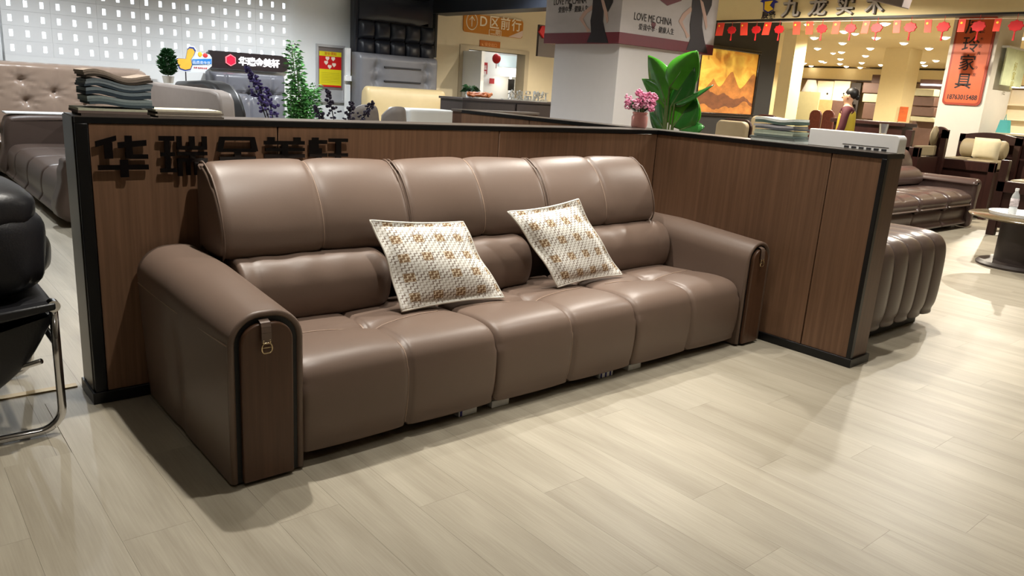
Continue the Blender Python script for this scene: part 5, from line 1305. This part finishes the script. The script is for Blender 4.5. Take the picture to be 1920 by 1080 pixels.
skin_body('trousers', [(0, 0, .93*k, .16*k, .13*k), (.09*k, 0, .82*k, .10*k, .10*k), (.10*k, .01*k, .46*k, .075*k, .075*k), (.10*k, -.015*k, .09*k, .062*k, .062*k), (-.09*k, 0, .82*k, .10*k, .10*k), (-.10*k, .01*k, .46*k, .075*k, .075*k), (-.10*k, -.015*k, .09*k, .062*k, .062*k)], [(0, 1), (1, 2), (2, 3), (0, 4), (4, 5), (5, 6)], TRS, pe)
off = wloc(pe)
hm = MB().ball(off+Vector((0, -.022*k, 1.632*k)), (.080*k, .090*k, .084*k), 16, 10).ball(off+Vector((0, -.10*k, 1.585*k)), (.038*k, .036*k, .042*k), 12, 8)
obj('hair', hm, mk('hair_black', (20, 17, 16), .5, var=.2, vscale=(60, 60, 20)), pe, smooth=True)
nm_ = MB().ball(off+Vector((0, .094*k, 1.575*k)), (.011*k, .020*k, .018*k), 8, 6)
obj('nose', nm_, SKN, pe, smooth=True)
for sx in (-1, 1):
    obj('ear', MB().ball(off+Vector((sx*.068*k, .005*k, 1.585*k)), (.012*k, .02*k, .032*k), 8, 6), SKN, pe, smooth=True); obj('eye', MB().ball(off+Vector((sx*.030*k, .083*k, 1.603*k)), (.011*k, .008*k, .006*k), 8, 6), BLACK, pe)
obj('mouth', MB().ball(off+Vector((0, .083*k, 1.538*k)), (.020*k, .010*k, .005*k), 8, 6), mk('lips', (160, 84, 80), .5), pe)
pe.rotation_euler = (0, 0, math.radians(20))

# brown sofa along the aisle on the right
s3 = thing('leather_sofa', (10.4, 4.3, 0), 'brown leather sofa with a flared wide arm across the aisle on the right', 'sofa')
SB3 = mk('plum_brown_leather', (82, 66, 62), .28, var=.05, bump=.03)
za3 = ox(1840, 337, 11.15).z; xh3, zh3 = oy(1712, 300, 4.6).x, oy(1700, 281, 4.65).z
sp3 = smoothpts([(3.78, .30), (3.72, .34), (3.70, .40), (3.75, .46), (3.9, .50), (4.3, .49), (4.7, .48), (4.72, .3)], 5)
bp3 = smoothpts([(3.80, .05), (3.77, .15), (3.78, .29), (4.0, .30), (4.7, .30), (4.7, .05)], 4)
for a, b in ((8.6, 9.45), (9.45, 10.28), (10.28, 11.06)):
    obj('seat', loft(sp3, a+.004, b-.004, 18, 'x', R=.07, extra=lambda x, y, z, s, c=(a+b)/2: -.012*g(x-c, .01)*(z > .44)), SB3, s3, smooth=True)
    obj('seat_front', loft(bp3, a+.004, b-.004, 10, 'x', R=.03), SB3, s3, smooth=True)
obj('backrest', loft(smoothpts([(4.62, .48), (4.55, .62), (4.58, .80), (4.68, zh3), (4.82, zh3-.05), (4.85, .1), (4.7, .1)], 5), 8.6, xh3, 20, 'x', R=.10), SB3, s3, smooth=True)
obj('backrest', loft(smoothpts([(4.62, .48), (4.55, .60), (4.62, .70), (4.72, .74), (4.85, .7), (4.85, .1), (4.7, .1)], 5), xh3+.01, 11.06, 20, 'x', R=.06), SB3, s3, smooth=True)
obj('lumbar_roll', loft(smoothpts([(4.38, .50), (4.34, .6), (4.42, .70), (4.56, .72), (4.6, .5)], 5), 8.62, oy(1729, 345, 4.36).x, 20, 'x', R=.08), SB3, s3, smooth=True)
obj('arm', loft(smoothpts([(11.07, .06), (11.07, .5), (11.05, za3-.06), (11.12, za3), (11.24, za3-.01), (11.28, za3-.1), (11.24, .4), (11.2, .06)], 5), 3.70, 4.86, 20, 'y', R=.05, extra=lambda y, x, z, s: -.008*g(y-4.25, .012)-.008*g(y-4.62, .012)), SB3, s3, smooth=True)
for x_ in (9.4, 10.9): obj('foot', MB().box(x_, x_+.12, 3.84, 3.92, 0, .06), PAD, s3)

# fluted ottoman sofa end beside the partition
za4 = oy(1715, 443, 2.0).z
ot = thing('fluted_sofa', (5.1, 2.4, 0), 'fluted brown leather sofa end just past the partition corner', 'sofa')
OL = mk('taupe_brown_leather', (88, 74, 67), .3, var=.05, bump=.03)
x0, x1 = 4.42, oy(1768, 530, 1.96).x
NF = 6; w = (x1-x0)/NF
pf = smoothpts([(2.02, .07), (1.975, .12), (1.955, .22), (1.955, za4-.16), (1.985, za4-.055), (2.06, za4-.01), (2.2, za4), (2.6, za4-.01), (2.9, za4-.03), (2.92, .1), (2.4, .07)], 6)
for k_ in range(NF):
    a, b = x0+k_*w, x0+(k_+1)*w
    obj('flute', loft(pf, a, b, 10, 'x', R=.02, extra=lambda x, y, z, s, a=a: .022*(max(0, math.sin(math.pi*(x-a)/w))**.55-1), RR=.07 if k_ == NF-1 else .015, RL=.015), OL, ot, smooth=True)
box('base', BLACK, ot, x0+.05, x1-.08, 2.06, 2.85, 0, .08)

# round coffee table with bottle and tray
cb = (oz(1818, 497)+oz(1912, 512))/2; tx, ty = 8.72, 2.40
zt = ox(1860, 400, tx).z
ctb = thing('coffee_table', (tx, ty, 0), 'round coffee table on a fat brown drum leg at the right edge', 'table')
DRUM = mk('drum_brown', (48, 39, 36), .45, var=.06)
obj('base', MB().lathe([(.0005, 0), (.36, 0), (.365, .02), (.34, .045), (.0005, .045)], (tx, ty, 0), 40), DRUM, ctb, smooth=True, sharp=40)
obj('pedestal', MB().lathe([(.0005, .045), (.25, .045), (.25, zt-.02), (.0005, zt-.02)], (tx+.06, ty-.02, 0), 40), DRUM, ctb, smooth=True, sharp=40)
obj('top', MB().lathe([(.0005, zt-.02), (.60, zt-.02), (.61, zt-.008), (.60, zt), (.0005, zt)], (tx+.15, ty-.05, 0), 48), mk('smoked_top', (96, 84, 62), .15, var=.03), ctb, smooth=True, sharp=40)
bq = oz(1897, 402, zt)
tr = tag(obj('white_tray', MB().lathe([(.0005, .001), (.30, .001), (.31, .03), (.29, .03), (.28, .012), (.0005, .012)], (bq.x+.02, bq.y-.10, zt), 36), WHITEGLOSS, smooth=True, sharp=40), 'round white tray on the coffee table', 'tray')
tz = zt+.013; hb = oz(1897, 402, tz)
wbt = thing('water_bottle', (hb.x, hb.y, tz), 'clear plastic water bottle standing on the white tray', 'bottle')
PET = mk('clear_plastic', (225, 230, 232), .12, trans=.55, ior=1.2)
sc_ = (ox(1905, 353, hb.x).z-tz)/.235
obj('body', MB().lathe([(r_*sc_, z_*sc_) for r_, z_ in ((.0005, 0), (.03, 0), (.033, .01), (.033, .06), (.031, .065), (.033, .07), (.033, .15), (.028, .175), (.016, .20), (.0135, .212), (.0005, .212))], (hb.x, hb.y, tz), 20), PET, wbt, smooth=True, sharp=50)
obj('cap', MB().lathe([(.0005, .212*sc_), (.016*sc_, .212*sc_), (.016*sc_, .235*sc_), (.0005, .235*sc_)], (hb.x, hb.y, tz), 16), WHITE, wbt)
obj('wrapper', MB().lathe([(.0335*sc_, .075*sc_), (.0342*sc_, .075*sc_), (.0342*sc_, .145*sc_), (.0335*sc_, .145*sc_)], (hb.x, hb.y, tz), 20), mk('bottle_label', (190, 180, 182), .5, var=.4, vscale=(60, 60, 60)), wbt, smooth=True)
p = oz(1838, 478); st_ = tag(obj('footstool', MB().box(p.x+.45, p.x+1.0, p.y-.42, p.y-.05, .0, .30), BLACKLEATHER, bevel=.02), 'low black stool behind the drum leg', 'stool')

# rosewood sofas in the hall opening
def wsofa(X, pxa, pxb, pyb, lab, pillow=True, top=252, seat=300):
    A, B = ox(pxa, pyb, X), ox(pxb, pyb, X); y1, y0 = A.y, B.y
    zs = ox((pxa+pxb)/2, seat, X).z; zt = ox((pxa+pxb)/2, top, X).z
    t = thing('wooden_sofa', (X+.4, (y0+y1)/2, 0), lab, 'sofa', 'dark rosewood sofas in the hall')
    box('front_rail', DARKWOOD, t, X, X+.08, y0, y1, zs-.14, zs, bevel=.01); box('apron', DARKWOOD, t, X+.04, X+.9, y0+.05, y1-.05, .1, zs-.14)
    box('post', DARKWOOD, t, X, X+.09, y1-.09, y1, 0, zt-.03); box('post', DARKWOOD, t, X, X+.09, y0, y0+.08, 0, zs)
    box('back_post', DARKWOOD, t, X+.85, X+.93, y0, y0+.08, 0, zt); box('back_post', DARKWOOD, t, X+.85, X+.93, y1-.08, y1, 0, zt)
    n = 16; ym, hw = (y0+y1)/2, (y1-y0)/2
    obj('back_rail', MB().prism([(ym-hw, zt-.12), (ym+hw, zt-.12)]+[(ym+hw*(1-2*k/n), zt-.02+.06*math.sin(math.pi*k/n)) for k in range(n+1)], 'x', X+.85, X+.92), DARKWOOD, t)
    box('seat_cushion', TAUPE, t, X+.10, X+.84, y0+.1, y1-.1, zs-.13, zs+.02, bevel=.03)
    obj('bolster', loft([(X+.70+.14*math.cos(q), zs+.16+.14*math.sin(q)) for q in [j*math.pi/10 for j in range(20)]], y0+.12, y1-.12, 10, 'y', R=min(.05, (y1-y0-.24)*.3)), TAUPE, t, smooth=True)
    if pillow:
        py_ = y0+.10
        q = thing('small_pillow', (X+.35, py_, zs+.02), 'cream square pillow propped on the rosewood sofa by the pale pillar', 'pillow')
        def fn(u, v):
            h = (16*u*(1-u)*v*(1-v))**.4 if 0 < u < 1 and 0 < v < 1 else 0
            return h
        mb = MB().grid(lambda u, v: (X+.30-.07*fn(u, v), py_-.02+.36*u, zs+.03+.30*v), 10, 10).grid(lambda u, v: (X+.30+.07*fn(u, v), py_-.02+.36*u, zs+.03+.30*v), 10, 10)
        obj('cover', mb, mk('pillow_cream', (216, 204, 170), .8, var=.06), q, smooth=True)
    return t
wsofa(12.3, 1746, 1866, 312, 'dark rosewood sofa with taupe bolster standing before the pale pillar')
wsofa(11.3, 1690, 1722, 290, 'dark rosewood sofa end with taupe cushion left of the pillar', False, 240, 275)
wsofa(10.8, 1868, 1990, 345, 'dark rosewood sofa with taupe seat at the right edge', False, 300, 345)
a = qx(1866, 250, 1918, 300, 13.4)
cbn = thing('cabinet', (13.2, (a[0]+a[1])/2, 0), 'dark rosewood side cabinet with a pale top right of the pillar', 'cabinet')
box('body', DARKWOOD, cbn, 13.4, 13.9, a[0]-.4, a[1], 0, a[3]-.03, bevel=.01); box('top', mk('cab_top', (190, 178, 150), .4, var=.05), cbn, 13.37, 13.93, a[0]-.43, a[1]+.03, a[3]-.03, a[3]); box('door', DARKWOOD, cbn, 13.38, 13.4, a[0]+.03, a[1]-.03, .1, a[3]-.06, bevel=.005)
b = qx(1871, 224, 1894, 248, 13.5)
tb = thing('paper_bag', (13.5, (b[0]+b[1])/2, a[3]), 'teal paper bag on the rosewood cabinet', 'bag')
ht = b[3]-b[2]
obj('body', MB().prism([(b[0], a[3]), (b[1], a[3]), (b[1]-.03, a[3]+ht), (b[0]+.03, a[3]+ht)], 'x', 13.45, 13.58), mk('teal_paper', (70, 160, 162), .6, var=.05), tb)
obj('handle', MB().tube([(13.5, b[0]+.07, a[3]+ht), (13.5, (b[0]+b[1])/2, a[3]+ht+.09), (13.5, b[1]-.07, a[3]+ht)], .006, 6), mk('teal_paper', (70, 160, 162), .6), tb)
# taupe armchairs behind the plant, dark carved chairs further back
def wchair(px0, px1, pyt, X, lab):
    a = qx(px0, pyt, px1, pyt+36, X); y0, y1, zt = a[0], a[1], a[3]
    t = thing('wooden_armchair', (X, (y0+y1)/2, 0), lab, 'chair', 'taupe armchairs with dark frames')
    obj('back_cushion', MB().prism(rrect(y0+.06, y1-.06, .42, zt-.03, .08, 6), 'x', X+.05, X+.17), TAUPE, t, bevel=.03, seg=3)
    obj('back_frame', MB().prism([(y0+.05, .4), (y1-.05, .4)]+rrect(y0+.05, y1-.05, .4, zt, .12, 6)[2:], 'x', X+.18, X+.23), DARKWOOD, t, bevel=.01)
    box('seat', TAUPE, t, X-.45, X+.05, y0+.07, y1-.07, .34, .46, bevel=.03)
    for yy in (y0, y1-.05):
        box('arm', DARKWOOD, t, X-.45, X+.2, yy, yy+.05, .58, .63, bevel=.01)
        box('leg', DARKWOOD, t, X-.45, X-.40, yy, yy+.05, 0, .58); box('leg', DARKWOOD, t, X+.17, X+.22, yy, yy+.05, 0, .58)
wchair(1330, 1400, 222, 9.3, 'taupe armchair with a dark frame right behind the broad leaved plant'); wchair(1396, 1450, 214, 10.8, 'taupe armchair with a dark frame left of the swatch pile'); wchair(1418, 1470, 240, 8.4, 'taupe armchair half hidden behind the swatch pile')
for px_, lab in ((1523, 'carved red brown chair back left of the dark console'), (1547, 'carved red brown chair back under the white wardrobe')):
    a = qx(px_-11, 206, px_+11, 235, 14.5); t = thing('carved_chair', (14.5, (a[0]+a[1])/2, 0), lab, 'chair', 'carved chairs in the hall')
    CARV = mk('carved_red_wood', (84, 40, 28), .4, var=.4, vscale=(30, 30, 30))
    obj('backrest', MB().prism(rrect(a[0], a[1], .45, a[3], .1, 6), 'x', 14.6, 14.65), CARV, t, bevel=.01); box('seat', CARV, t, 14.15, 14.65, a[0], a[1], .40, .46)
    for x_ in (14.16, 14.6):
        for yy in (a[0], a[1]-.05): box('leg', CARV, t, x_, x_+.05, yy, yy+.05, 0, .40)
a = qx(1570, 226, 1690, 236, 11.4)
con = thing('console', (11.6, (a[0]+a[1])/2, 0), 'long dark rosewood console behind the white case', 'console')
box('top', DARKWOOD, con, 11.55, 11.95, a[0], a[1]+.2, a[3]-.06, a[3], bevel=.01); box('body', DARKWOOD, con, 11.58, 11.92, a[0]+.05, a[1]+.15, .1, a[3]-.06)
for yy in (a[0]+.05, a[1]+.1): box('leg', DARKWOOD, con, 11.58, 11.64, yy, yy+.06, 0, .1); box('leg', DARKWOOD, con, 11.86, 11.92, yy, yy+.06, 0, .1)
